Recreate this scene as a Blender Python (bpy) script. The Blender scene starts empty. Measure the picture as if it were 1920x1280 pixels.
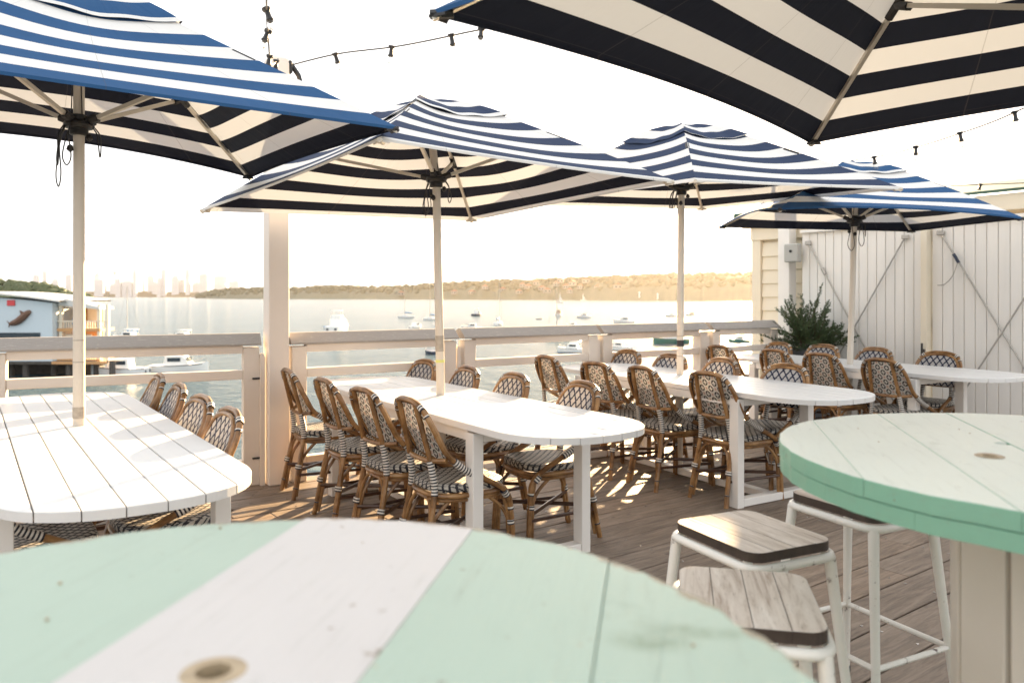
import bpy, bmesh, math, random
from mathutils import Vector, Matrix
R = math.radians
PI = math.pi
SC = bpy.context.scene
COL = SC.collection
rng = random.Random(7)

# ------------------------------------------------------------------ camera
cam = bpy.data.cameras.new('camera'); camo = bpy.data.objects.new('camera', cam); COL.objects.link(camo)
camo.location = (0, 0, 1.38); camo.rotation_euler = (R(90), 0, 0)
cam.sensor_width = 36; cam.lens = 36 * 1450 / 1920.0; cam.shift_y = -85 / 1920.0
cam.clip_start = 0.05; cam.clip_end = 12000
cam.dof.use_dof = True; cam.dof.focus_distance = 3.9; cam.dof.aperture_fstop = 3.2; cam.dof.aperture_blades = 9
SC.camera = camo

# ------------------------------------------------------------------ light
SUN_AZ, SUN_EL = 20.0, 12.6          # degrees: right of the view axis, above the horizon
W = bpy.data.worlds.new('World'); SC.world = W; W.use_nodes = True
wn = W.node_tree.nodes; wl = W.node_tree.links
bg = wn['Background']
sky = wn.new('ShaderNodeTexSky'); sky.sky_type = 'NISHITA'; sky.sun_disc = False
sky.sun_elevation = R(SUN_EL); sky.sun_rotation = R(SUN_AZ)
sky.air_density = 1.0; sky.dust_density = 2.0; sky.ozone_density = 0.6
hsv = wn.new('ShaderNodeHueSaturation'); hsv.inputs['Saturation'].default_value = 0.45
wl.new(sky.outputs['Color'], hsv.inputs['Color'])
tint = wn.new('ShaderNodeMixRGB'); tint.blend_type = 'MULTIPLY'; tint.inputs[0].default_value = 1
tint.inputs[2].default_value = (1.0, 0.95, 0.89, 1)
wl.new(hsv.outputs['Color'], tint.inputs[1])
# thin even high haze over the clear sky
veil = wn.new('ShaderNodeMixRGB'); veil.inputs[0].default_value = 0.955; veil.inputs[2].default_value = (1.49, 1.50, 1.51, 1)
wl.new(tint.outputs['Color'], veil.inputs[1]); wl.new(veil.outputs['Color'], bg.inputs['Color'])
bg.inputs['Strength'].default_value = 0.10
sl = bpy.data.lights.new('sun', 'SUN'); slo = bpy.data.objects.new('sun', sl); COL.objects.link(slo)
sl.energy = 3.2; sl.angle = R(0.6); sl.color = (1.0, 0.69, 0.37)
sd = Vector((math.sin(R(SUN_AZ)) * math.cos(R(SUN_EL)), math.cos(R(SUN_AZ)) * math.cos(R(SUN_EL)), math.sin(R(SUN_EL))))
slo.rotation_euler = sd.to_track_quat('Z', 'Y').to_euler()
SC.view_settings.view_transform = 'Standard'; SC.view_settings.look = 'None'
SC.view_settings.exposure = 3.38; SC.view_settings.gamma = 1.0
SC.render.engine = 'CYCLES'; SC.cycles.use_denoising = True
SC.cycles.max_bounces = 8; SC.cycles.diffuse_bounces = 4; SC.cycles.volume_bounces = 0
SC.cycles.sample_clamp_indirect = 6

# ------------------------------------------------------------------ helpers
class MB:
    """collects faces for one mesh"""
    def __init__(s): s.v = []; s.f = []; s.m = []; s.uv = []; s.sm = []
    def add(s, vs, fs, uvs=None, mi=0, smooth=False, M=None):
        o = len(s.v)
        for p in vs:
            p = Vector(p); s.v.append(tuple(M @ p) if M is not None else tuple(p))
        for k, f in enumerate(fs):
            s.f.append([o + i for i in f]); s.m.append(mi if not isinstance(mi, list) else mi[k]); s.sm.append(smooth)
            s.uv.append(uvs[k] if uvs else [(0, 0)] * len(f))
        return s
    def build(s, name, mats, parent=None, loc=None, rot=None, flat_angle=40):
        me = bpy.data.meshes.new(name); me.from_pydata(s.v, [], s.f)
        if not isinstance(mats, (list, tuple)): mats = [mats]
        for m in mats: me.materials.append(m)
        me.polygons.foreach_set('material_index', s.m); me.polygons.foreach_set('use_smooth', s.sm)
        ul = me.uv_layers.new(name='UVMap'); flat = [c for f in s.uv for p in f for c in p]
        ul.data.foreach_set('uv', flat)
        me.update()
        if any(s.sm): me.set_sharp_from_angle(angle=R(flat_angle))
        return link(name, me, parent, loc, rot)

def link(name, me, parent=None, loc=None, rot=None):
    o = bpy.data.objects.new(name, me); COL.objects.link(o)
    if parent: o.parent = parent
    if loc is not None: o.location = loc
    if rot is not None: o.rotation_euler = rot
    return o
def thing(name, label, cat, loc=(0, 0, 0), rz=0, group=None):
    o = bpy.data.objects.new(name, None); COL.objects.link(o); o.empty_display_size = 0.1
    o.location = loc; o.rotation_euler = (0, 0, rz); o['label'] = label; o['category'] = cat
    if group: o['group'] = group
    return o
def struct(o, kind='structure'): o['kind'] = kind; return o
def tag(o, label, cat, group=None):
    o['label'] = label; o['category'] = cat
    if group: o['group'] = group
    return o
def copy_tree(root, loc, rz, label, group=None):
    r = root.copy(); COL.objects.link(r); r.location = loc; r.rotation_euler = (0, 0, rz); r['label'] = label
    if group: r['group'] = group
    for ch in list(root.children):
        c = ch.copy(); COL.objects.link(c); c.parent = r
        for g in list(ch.children):
            d = g.copy(); COL.objects.link(d); d.parent = c
    return r

def box(mb, c, s, M=None, mi=0, ch=0.0):
    x, y, z = s[0] / 2, s[1] / 2, s[2] / 2
    T = Matrix.Translation(c)
    if M is not None: T = M @ T
    if ch <= 0:
        vs = [(-x, -y, -z), (x, -y, -z), (x, y, -z), (-x, y, -z), (-x, -y, z), (x, -y, z), (x, y, z), (-x, y, z)]
        fs = [(3, 2, 1, 0), (4, 5, 6, 7), (0, 1, 5, 4), (1, 2, 6, 5), (2, 3, 7, 6), (3, 0, 4, 7)]
        return mb.add(vs, fs, mi=mi, M=T)
    c_ = ch; vs = []; idx = {}
    for sx in (-1, 1):
        for sy in (-1, 1):
            for sz in (-1, 1):
                for ax in range(3):
                    p = [sx * (x - c_), sy * (y - c_), sz * (z - c_)]; p[ax] = (sx * x, sy * y, sz * z)[ax]
                    idx[(sx, sy, sz, ax)] = len(vs); vs.append(p)
    fs = []
    for ax in range(3):
        a, b = [(1, 2), (2, 0), (0, 1)][ax]
        for s_ in (-1, 1):
            q = []
            for (p, r) in ((-1, -1), (1, -1), (1, 1), (-1, 1)):
                k = [0, 0, 0]; k[ax] = s_; k[a] = p; k[b] = r; q.append(idx[(k[0], k[1], k[2], ax)])
            fs.append(q if s_ > 0 else q[::-1])
    for ax in range(3):
        a, b = [(1, 2), (2, 0), (0, 1)][ax]
        for p in (-1, 1):
            for r in (-1, 1):
                k1 = [0, 0, 0]; k1[a] = p; k1[b] = r
                k2 = list(k1); k1[ax] = -1; k2[ax] = 1
                q = [idx[(*k1, a)], idx[(*k2, a)], idx[(*k2, b)], idx[(*k1, b)]]
                fs.append(q if p * r < 0 else q[::-1])
    for sx in (-1, 1):
        for sy in (-1, 1):
            for sz in (-1, 1):
                q = [idx[(sx, sy, sz, 0)], idx[(sx, sy, sz, 1)], idx[(sx, sy, sz, 2)]]
                fs.append(q if sx * sy * sz > 0 else q[::-1])
    return mb.add(vs, fs, mi=mi, M=T)

def frames(pts, closed=False):
    n = len(pts); out = []; prev = None
    for i in range(n):
        if closed: t = pts[(i + 1) % n] - pts[i - 1]
        else: t = pts[min(i + 1, n - 1)] - pts[max(i - 1, 0)]
        t.normalize()
        if prev is None:
            up = Vector((0, 0, 1)) if abs(t.z) < .9 else Vector((1, 0, 0))
            a = t.cross(up).normalized()
        else:
            a = (prev - t * prev.dot(t)).normalized()
        prev = a; out.append((a, t.cross(a)))
    return out
def tube(mb, pts, r, n=8, closed=False, mi=0, M=None, cap=True, smooth=True, phase=0.0):
    pts = [Vector(p) for p in pts]; m = len(pts)
    rr = r if isinstance(r, (list, tuple)) else [r] * m
    fr = frames(pts, closed); vs = []; L = [0]
    for i in range(1, m): L.append(L[-1] + (pts[i] - pts[i - 1]).length)
    for i in range(m):
        a, b = fr[i]
        for k in range(n):
            t = 2 * PI * k / n + phase
            vs.append(pts[i] + (a * math.cos(t) + b * math.sin(t)) * rr[i])
    fs = []; uv = []
    for i in range(m if closed else m - 1):
        j = (i + 1) % m; l0 = L[i]; l1 = L[j] if j else L[i] + .02
        for k in range(n):
            k2 = (k + 1) % n
            fs.append((i * n + k, j * n + k, j * n + k2, i * n + k2)[::-1])
            uv.append([(k / n, l0), (k / n, l1), ((k + 1) / n, l1), ((k + 1) / n, l0)][::-1])
    mb.add(vs, fs, uv, mi, smooth, M)
    if cap and not closed:
        mb.add(vs[:n], [list(range(n))], None, mi, False, M); mb.add(vs[-n:], [list(range(n))[::-1]], None, mi, False, M)
    return mb
def lathe(mb, prof, n=16, M=None, mi=0, smooth=True, cap=True):
    vs = []; fs = []
    for (r, z) in prof:
        for k in range(n): vs.append((r * math.cos(2 * PI * k / n), r * math.sin(2 * PI * k / n), z))
    for i in range(len(prof) - 1):
        for k in range(n):
            k2 = (k + 1) % n; fs.append((i * n + k, i * n + k2, (i + 1) * n + k2, (i + 1) * n + k))
    mb.add(vs, fs, None, mi, smooth, M)
    if cap and prof[0][0] > 1e-6: mb.add(vs[:n], [list(range(n))[::-1]], None, mi, False, M)
    if cap and prof[-1][0] > 1e-6: mb.add(vs[-n:], [list(range(n))], None, mi, False, M)
    return mb
def inset(poly, c):
    n = len(poly); out = []
    P = [Vector((p[0], p[1])) for p in poly]
    for i in range(n):
        a, b, d = P[i - 1], P[i], P[(i + 1) % n]
        e1 = (b - a).normalized(); e2 = (d - b).normalized()
        n1 = Vector((-e1.y, e1.x)); n2 = Vector((-e2.y, e2.x)); k = n1 + n2
        den = 1 + n1.dot(n2)
        out.append(b + k * (c / max(den, .35)))
    return out
def prism(mb, poly, z0, z1, ch=0.0, M=None, mi=0, mtop=None, smooth_side=False):
    """poly counter-clockwise convex"""
    n = len(poly); q = inset(poly, ch) if ch > 0 else None
    vs = [(p[0], p[1], z0) for p in poly] + [(p[0], p[1], z1 - ch) for p in poly]
    fs = [list(range(n))[::-1]]; ms = [mi]
    for i in range(n): j = (i + 1) % n; fs.append((i, j, n + j, n + i)); ms.append(mi)
    if q:
        vs += [(p[0], p[1], z1) for p in q]
        for i in range(n): j = (i + 1) % n; fs.append((n + i, n + j, 2 * n + j, 2 * n + i)); ms.append(mi)
        fs.append([2 * n + i for i in range(n)])
    else: fs.append([n + i for i in range(n)])
    ms.append(mi if mtop is None else mtop)
    uv = [[(vs[i][0], vs[i][1]) for i in f] for f in fs]
    return mb.add(vs, fs, uv, ms, False, M)
def clip(poly, a, b, c):
    """keep a*x+b*y<=c"""
    out = []; n = len(poly)
    for i in range(n):
        p, q = poly[i], poly[(i + 1) % n]; dp = a * p[0] + b * p[1] - c; dq = a * q[0] + b * q[1] - c
        if dp <= 0: out.append(p)
        if (dp < 0 < dq) or (dq < 0 < dp):
            t = dp / (dp - dq); out.append((p[0] + (q[0] - p[0]) * t, p[1] + (q[1] - p[1]) * t))
    return out
def spline(pts, n=6):
    P = [Vector(p) for p in pts]; out = []
    for i in range(len(P) - 1):
        p0 = P[max(i - 1, 0)]; p1 = P[i]; p2 = P[i + 1]; p3 = P[min(i + 2, len(P) - 1)]
        for k in range(n):
            t = k / n; t2 = t * t; t3 = t2 * t
            out.append(0.5 * ((2 * p1) + (p2 - p0) * t + (2 * p0 - 5 * p1 + 4 * p2 - p3) * t2 + (3 * p1 - p0 - 3 * p2 + p3) * t3))
    out.append(P[-1]); return out
def along(p, q):
    """matrix with x from p to q, z up, origin p"""
    p = Vector(p); q = Vector(q); x = (q - p); x.z = 0; x.normalize(); z = Vector((0, 0, 1)); y = z.cross(x)
    m = Matrix(((x.x, y.x, 0, p.x), (x.y, y.y, 0, p.y), (0, 0, 1, p.z), (0, 0, 0, 1)))
    return m

# ------------------------------------------------------------------ materials
def nodes(name):
    m = bpy.data.materials.new(name); m.use_nodes = True; nt = m.node_tree
    return m, nt, nt.nodes['Principled BSDF']
def V3(nt, v):
    n = nt.nodes.new('ShaderNodeRGB'); n.outputs[0].default_value = (*v, 1); return n.outputs[0]
def mth(nt, op, a, b=None, c=None):
    n = nt.nodes.new('ShaderNodeMath'); n.operation = op
    for i, x in enumerate((a, b, c)):
        if x is None: continue
        if isinstance(x, (int, float)): n.inputs[i].default_value = x
        else: nt.links.new(x, n.inputs[i])
    return n.outputs[0]
def mix(nt, fac, a, b, mode='MIX'):
    n = nt.nodes.new('ShaderNodeMixRGB'); n.blend_type = mode
    for i, x in enumerate((fac, a, b)):
        if isinstance(x, (int, float)): n.inputs[i].default_value = x
        elif isinstance(x, tuple): n.inputs[i].default_value = (*x, 1)
        else: nt.links.new(x, n.inputs[i])
    return n.outputs[0]
def coord(nt, kind='Object', scale=(1, 1, 1), rand=False):
    t = nt.nodes.new('ShaderNodeTexCoord'); mp = nt.nodes.new('ShaderNodeMapping'); mp.inputs['Scale'].default_value = scale
    nt.links.new(t.outputs[kind], mp.inputs['Vector'])
    if rand:
        oi = nt.nodes.new('ShaderNodeObjectInfo'); c = nt.nodes.new('ShaderNodeCombineXYZ')
        r = mth(nt, 'MULTIPLY', oi.outputs['Random'], 37.0)
        for i in range(3): nt.links.new(r, c.inputs[i])
        nt.links.new(c.outputs[0], mp.inputs['Location'])
    return mp.outputs[0]
def noise(nt, vec, scale, detail=4, rough=.55, dist=0):
    n = nt.nodes.new('ShaderNodeTexNoise'); n.inputs['Scale'].default_value = scale; n.inputs['Detail'].default_value = detail
    n.inputs['Roughness'].default_value = rough; n.inputs['Distortion'].default_value = dist
    nt.links.new(vec, n.inputs['Vector']); return n.outputs['Fac']
def ramp(nt, fac, stops):
    n = nt.nodes.new('ShaderNodeValToRGB'); e = n.color_ramp.elements
    while len(e) < len(stops): e.new(.5)
    for i, (p, c) in enumerate(stops):
        e[i].position = p; e[i].color = (*c, 1) if isinstance(c, tuple) else (c, c, c, 1)
    nt.links.new(fac, n.inputs[0]); return n.outputs[0]
def bump(nt, bs, h, strength=.3, dist=.005):
    b = nt.nodes.new('ShaderNodeBump'); b.inputs['Strength'].default_value = strength; b.inputs['Distance'].default_value = dist
    nt.links.new(h, b.inputs['Height']); nt.links.new(b.outputs[0], bs.inputs['Normal'])
def plain(name, col, rough=.5, metal=0, var=.12, nscale=6, bmp=0.0, bscale=60, spec=None, kind='Object'):
    m, nt, bs = nodes(name); v = coord(nt, kind)
    n = noise(nt, v, nscale)
    c = mix(nt, n, tuple(x * (1 - var) for x in col), tuple(min(1, x * (1 + var)) for x in col))
    nt.links.new(c, bs.inputs['Base Color']); bs.inputs['Roughness'].default_value = rough; bs.inputs['Metallic'].default_value = metal
    if spec is not None: bs.inputs['Specular IOR Level'].default_value = spec
    if bmp: bump(nt, bs, noise(nt, v, bscale), bmp, .003)
    return m
def painted(name, col, chip=(.2, .14, .1), rough=.4, amount=.70, scale=9, grain=(1, 1, 1), bmp=.25, rand=True, var=.07):
    """painted timber or steel: faint dirt, chips and brush grain"""
    m, nt, bs = nodes(name); v = coord(nt, 'Object', grain, rand)
    n1 = noise(nt, v, 2.2, 5, .6); n2 = noise(nt, v, scale, 8, .72); n3 = noise(nt, v, 45, 4)
    c = mix(nt, n1, tuple(x * (1 - var * 1.6) for x in col), tuple(min(.9, x * (1 + var)) for x in col))
    dirt = ramp(nt, n2, [(amount - .05, 0.0), (amount + .02, 1.0)])
    c = mix(nt, dirt, c, chip)
    nt.links.new(c, bs.inputs['Base Color']); bs.inputs['Roughness'].default_value = rough
    h = mth(nt, 'ADD', mth(nt, 'MULTIPLY', n3, .5), mth(nt, 'MULTIPLY', dirt, -1.2)); bump(nt, bs, h, bmp, .003)
    return m

M = {}
M['white_wood'] = painted('white_wood', (.80, .775, .74), (.45, .38, .3), .38, .76, 12, (1, 1, 1))
M['rail_paint'] = painted('rail_paint', (.72, .65, .58), (.34, .24, .16), .5, .72, 7)
M['post_paint'] = painted('post_paint', (.75, .68, .62), (.34, .24, .16), .5, .74, 7)
M['steel_white'] = painted('steel_white', (.78, .755, .70), (.09, .05, .035), .33, .645, 14, var=.04, bmp=.15)
M['table_white'] = painted('table_white', (.70, .695, .685), (.36, .31, .26), .34, .775, 10, (3, .35, 3), var=.05, bmp=.2)
M['gate_white'] = painted('gate_white', (.80, .775, .735), (.45, .4, .34), .55, .76, 6, (3, 3, .35), var=.08)
M['cream'] = painted('cream', (.78, .70, .56), (.5, .4, .3), .5, .8, 6, var=.04)
M['cap_grey'] = painted('cap_grey', (.33, .30, .275), (.5, .46, .42), .75, .62, 14, (1, 6, 6), .5)
M['green_roof'] = plain('green_roof', (.05, .11, .075), .5)
M['alu'] = plain('alu', (.62, .575, .50), .42, .35, .08, 14)
M['black'] = plain('black', (.016, .016, .018), .5)
M['dark_steel'] = plain('dark_steel', (.06, .055, .05), .5, .5)
M['galv'] = plain('galv', (.42, .40, .37), .45, .6, .2, 40)
M['grey_box'] = plain('grey_box', (.40, .395, .37), .55)
M['planter'] = plain('planter', (.10, .105, .115), .6, 0, .2, 5)
M['screw'] = plain('screw', (.75, .74, .72), .22, .9)
M['hull_white'] = plain('hull_white', (.80, .80, .78), .25, 0, .05)
M['glass'] = plain('glass', (.03, .045, .06), .08, 0, .1)
M['blue_canvas'] = plain('blue_canvas', (.06, .22, .45), .7)
M['teal_hull'] = plain('teal_hull', (.05, .17, .14), .35)
M['navy_hull'] = plain('navy_hull', (.03, .04, .07), .3)
M['tan_canvas'] = plain('tan_canvas', (.45, .33, .24), .7)
M['red'] = plain('red', (.65, .06, .07), .5)
M['pale_blue'] = plain('pale_blue', (.55, .63, .68), .6, 0, .05)
M['pale_roof'] = plain('pale_roof', (.62, .62, .60), .5)
M['fish'] = plain('fish', (.16, .085, .055), .5, .2, .5, 30)
M['warm_wood'] = plain('warm_wood', (.55, .30, .13), .6, 0, .25, 9)
M['wharf'] = plain('wharf', (.085, .075, .066), .9, 0, .5, 2)
M['bulb'] = plain('bulb', (.95, .93, .88), .08); M['bulb'].node_tree.nodes['Principled BSDF'].inputs['Transmission Weight'].default_value = .95; M['bulb'].node_tree.nodes['Principled BSDF'].inputs['IOR'].default_value = 1.08

def deck_mat():
    m, nt, bs = nodes('deck_timber'); v = coord(nt, 'Object', (1, 9, 9), True)
    g = noise(nt, v, 3.2, 9, .68, .9); g2 = noise(nt, v, 18, 6, .7, .3)
    oi = nt.nodes.new('ShaderNodeObjectInfo')
    base = ramp(nt, g, [(.25, (.080, .058, .043)), (.5, (.215, .163, .122)), (.75, (.34, .272, .214))])
    tone = ramp(nt, oi.outputs['Random'], [(0, (.78, .76, .74)), (.5, (1, 1, 1)), (1, (1.0, .93, .86))])
    c = mix(nt, 1.0, base, tone, 'MULTIPLY')
    v2 = coord(nt, 'Object', (1, 1, 1), True)
    knots = ramp(nt, noise(nt, v2, 7, 3, .5), [(.68, 0.0), (.74, 1.0)])
    c = mix(nt, mth(nt, 'MULTIPLY', knots, .6), c, (.04, .028, .02))
    nt.links.new(c, bs.inputs['Base Color']); bs.inputs['Roughness'].default_value = .5
    bs.inputs['Specular IOR Level'].default_value = .6; rr = ramp(nt, g2, [(.3, .50), (.7, .72)]); nt.links.new(rr, bs.inputs['Roughness'])
    h = mth(nt, 'ADD', g, mth(nt, 'MULTIPLY', g2, .6)); bump(nt, bs, h, .5, .006)
    return m
M['deck'] = deck_mat()
def seatwood_mat():
    m, nt, bs = nodes('stool_timber'); v = coord(nt, 'Object', (10, 1, 8), True)
    g = noise(nt, v, 3.0, 9, .7, .8); g2 = noise(nt, v, 26, 5, .7)
    c = ramp(nt, g, [(.28, (.28, .20, .15)), (.48, (.57, .495, .425)), (.72, (.72, .655, .59))])
    c = mix(nt, ramp(nt, g2, [(.60, 0.0), (.72, .75)]), c, (.13, .085, .06))
    nt.links.new(c, bs.inputs['Base Color']); bs.inputs['Roughness'].default_value = .68; bs.inputs['Specular IOR Level'].default_value = .3
    bump(nt, bs, mth(nt, 'ADD', g, g2), .35, .004); return m
M['seat_wood'] = seatwood_mat()
M['seat_edge'] = plain('stool_edge', (.045, .03, .022), .5, 0, .5, 30)
def rattan_mat():
    m, nt, bs = nodes('rattan'); v = coord(nt, 'Object', (1, 1, 1), True)
    g = noise(nt, v, 11, 5, .6); g2 = noise(nt, v, 90, 3)
    c = ramp(nt, g, [(.28, (.075, .034, .011)), (.5, (.235, .118, .042)), (.75, (.42, .245, .105))])
    nt.links.new(c, bs.inputs['Base Color']); bs.inputs['Roughness'].default_value = .33
    bump(nt, bs, g2, .12, .002); return m
M['rattan'] = rattan_mat()
M['dark_rattan'] = plain('dark_rattan', (.06, .026, .014), .33, 0, .4, 14)
def stripe_mat():
    m, nt, bs = nodes('black_white_binding')
    t = nt.nodes.new('ShaderNodeTexCoord'); s = nt.nodes.new('ShaderNodeSeparateXYZ'); nt.links.new(t.outputs['UV'], s.inputs[0])
    f = mth(nt, 'FRACT', mth(nt, 'MULTIPLY', s.outputs[1], 1 / .0155))
    k = mth(nt, 'GREATER_THAN', f, .48)
    nt.links.new(mix(nt, k, (.018, .018, .028), (.70, .66, .60)), bs.inputs['Base Color']); bs.inputs['Roughness'].default_value = .4
    bump(nt, bs, mth(nt, 'SINE', mth(nt, 'MULTIPLY', s.outputs[1], 2 * PI / .005)), .3, .002); return m
M['binding'] = stripe_mat()
def weave_mat(name, kind):
    m, nt, bs = nodes(name)
    t = nt.nodes.new('ShaderNodeTexCoord'); s = nt.nodes.new('ShaderNodeSeparateXYZ'); nt.links.new(t.outputs['UV'], s.inputs[0])
    q = .0042
    u = mth(nt, 'MULTIPLY', mth(nt, 'FLOOR', mth(nt, 'MULTIPLY', s.outputs[0], 1 / q)), q)
    w = mth(nt, 'MULTIPLY', mth(nt, 'FLOOR', mth(nt, 'MULTIPLY', s.outputs[1], 1 / q)), q)
    if kind in ('front', 'seat'):
        px, pz, wd = (.058, .072, .25) if kind == 'front' else (.046, .046, .30)
        a = mth(nt, 'FRACT', mth(nt, 'ADD', mth(nt, 'ADD', mth(nt, 'MULTIPLY', u, 1 / px), mth(nt, 'MULTIPLY', w, 1 / pz)), 20))
        b = mth(nt, 'FRACT', mth(nt, 'ADD', mth(nt, 'SUBTRACT', mth(nt, 'MULTIPLY', u, 1 / px), mth(nt, 'MULTIPLY', w, 1 / pz)), 20))
        k = mth(nt, 'MAXIMUM', mth(nt, 'LESS_THAN', a, wd), mth(nt, 'LESS_THAN', b, wd))
        dark = (.010, .018, .065) if kind == 'front' else (.012, .013, .022)
        light = (.66, .64, .63) if kind == 'front' else (.50, .465, .41)
        c = mix(nt, k, light, dark)
    else:
        p = .068
        a = mth(nt, 'ADD', mth(nt, 'MULTIPLY', mth(nt, 'ADD', s.outputs[0], s.outputs[1]), .85 / p), 20)
        b = mth(nt, 'ADD', mth(nt, 'MULTIPLY', mth(nt, 'SUBTRACT', s.outputs[0], s.outputs[1]), .85 / p), 20)
        x = mth(nt, 'SUBTRACT', mth(nt, 'FRACT', a), .5); y = mth(nt, 'SUBTRACT', mth(nt, 'FRACT', b), .5)
        d = mth(nt, 'SQRT', mth(nt, 'ADD', mth(nt, 'MULTIPLY', x, x), mth(nt, 'MULTIPLY', y, y)))
        ring = mth(nt, 'MULTIPLY', mth(nt, 'GREATER_THAN', d, .27), mth(nt, 'LESS_THAN', d, .385))
        ax = mth(nt, 'ABSOLUTE', mth(nt, 'ADD', x, y)); ay = mth(nt, 'ABSOLUTE', mth(nt, 'SUBTRACT', x, y))
        spoke = mth(nt, 'MULTIPLY', mth(nt, 'GREATER_THAN', mth(nt, 'MINIMUM', ax, ay), .11), mth(nt, 'LESS_THAN', d, .26))
        k = mth(nt, 'MAXIMUM', ring, spoke)
        star = mth(nt, 'GREATER_THAN', d, .56)
        c = mix(nt, k, mix(nt, star, (.86, .83, .77), (.72, .53, .44)), (.014, .014, .022))
    nt.links.new(c, bs.inputs['Base Color']); bs.inputs['Roughness'].default_value = .42
    f = 2 * PI / (2 * q)
    h = mth(nt, 'MULTIPLY', mth(nt, 'SINE', mth(nt, 'MULTIPLY', s.outputs[0], f)), mth(nt, 'SINE', mth(nt, 'MULTIPLY', s.outputs[1], f)))
    bump(nt, bs, h, .6, .003)
    # a woven cane panel lets a little light through
    tr = nt.nodes.new('ShaderNodeBsdfTranslucent'); nt.links.new(c, tr.inputs['Color'])
    mx = nt.nodes.new('ShaderNodeMixShader'); mx.inputs[0].default_value = .32 if kind != 'seat' else .05
    nt.links.new(bs.outputs[0], mx.inputs[1]); nt.links.new(tr.outputs[0], mx.inputs[2])
    nt.links.new(mx.outputs[0], nt.nodes['Material Output'].inputs['Surface'])
    return m
M['weave_front'] = weave_mat('weave_front', 'front'); M['weave_back'] = weave_mat('weave_back', 'back'); M['weave_seat'] = weave_mat('weave_seat', 'seat')
def fabric_mat(name, navy, navy_t, pitch, start, white=(.84, .83, .81)):
    """canopy cloth: navy and white bands counted from the hem (UV v, metres)"""
    m, nt, bs = nodes(name)
    t = nt.nodes.new('ShaderNodeTexCoord'); s = nt.nodes.new('ShaderNodeSeparateXYZ'); nt.links.new(t.outputs['UV'], s.inputs[0])
    f = mth(nt, 'FRACT', mth(nt, 'ADD', mth(nt, 'MULTIPLY', mth(nt, 'SUBTRACT', s.outputs[1], start), 1 / pitch), 10))
    k = mth(nt, 'LESS_THAN', f, .5)
    v = coord(nt, 'Object'); n = noise(nt, v, 3.5, 5); fine = noise(nt, v, 420, 2)
    nv = mix(nt, n, tuple(x * .85 for x in navy), tuple(x * 1.2 for x in navy))
    wh = mix(nt, n, tuple(x * .95 for x in white), white)
    c = mix(nt, k, wh, nv); ct = mix(nt, k, (.45, .51, .60), navy_t)
    geo = nt.nodes.new('ShaderNodeNewGeometry')                       # same cloth both sides; underside shade painted into the inner face colours
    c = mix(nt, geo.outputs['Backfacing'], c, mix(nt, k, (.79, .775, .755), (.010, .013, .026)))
    bs.inputs['Roughness'].default_value = .75; bs.inputs['Specular IOR Level'].default_value = .2
    uvn = nt.nodes.new('ShaderNodeMapping'); uvn.inputs['Scale'].default_value = (9, 1.6, 1); nt.links.new(t.outputs['UV'], uvn.inputs['Vector'])
    wr = noise(nt, uvn.outputs[0], 1.0, 3, .5, .6)                     # soft wrinkles that run down the panels
    seam = mth(nt, 'LESS_THAN', mth(nt, 'ABSOLUTE', mth(nt, 'SUBTRACT', mth(nt, 'FRACT', mth(nt, 'MULTIPLY', s.outputs[0], 1 / .74)), .5)), .004)
    hem = mth(nt, 'LESS_THAN', mth(nt, 'ABSOLUTE', mth(nt, 'SUBTRACT', s.outputs[1], .016)), .0012)
    sh = mth(nt, 'MAXIMUM', seam, hem); c = mix(nt, mth(nt, 'MULTIPLY', sh, .25), c, (.10, .09, .09)); ct = mix(nt, mth(nt, 'MULTIPLY', sh, .3), ct, (.05, .045, .04))
    h = mth(nt, 'ADD', mth(nt, 'MULTIPLY', fine, .06), mth(nt, 'ADD', mth(nt, 'MULTIPLY', wr, 1.0), mth(nt, 'MULTIPLY', sh, -.1))); bump(nt, bs, h, .2, .02)
    nt.links.new(c, bs.inputs['Base Color'])
    tr = nt.nodes.new('ShaderNodeBsdfTranslucent'); nt.links.new(ct, tr.inputs['Color'])
    mx = nt.nodes.new('ShaderNodeMixShader'); mx.inputs[0].default_value = .17
    nt.links.new(bs.outputs[0], mx.inputs[1]); nt.links.new(tr.outputs[0], mx.inputs[2])
    nt.links.new(mx.outputs[0], nt.nodes['Material Output'].inputs['Surface']); return m
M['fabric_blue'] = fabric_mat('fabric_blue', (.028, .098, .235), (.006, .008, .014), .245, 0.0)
M['fabric_slate'] = fabric_mat('fabric_slate', (.040, .060, .118), (.006, .007, .012), .188, .022)
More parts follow.
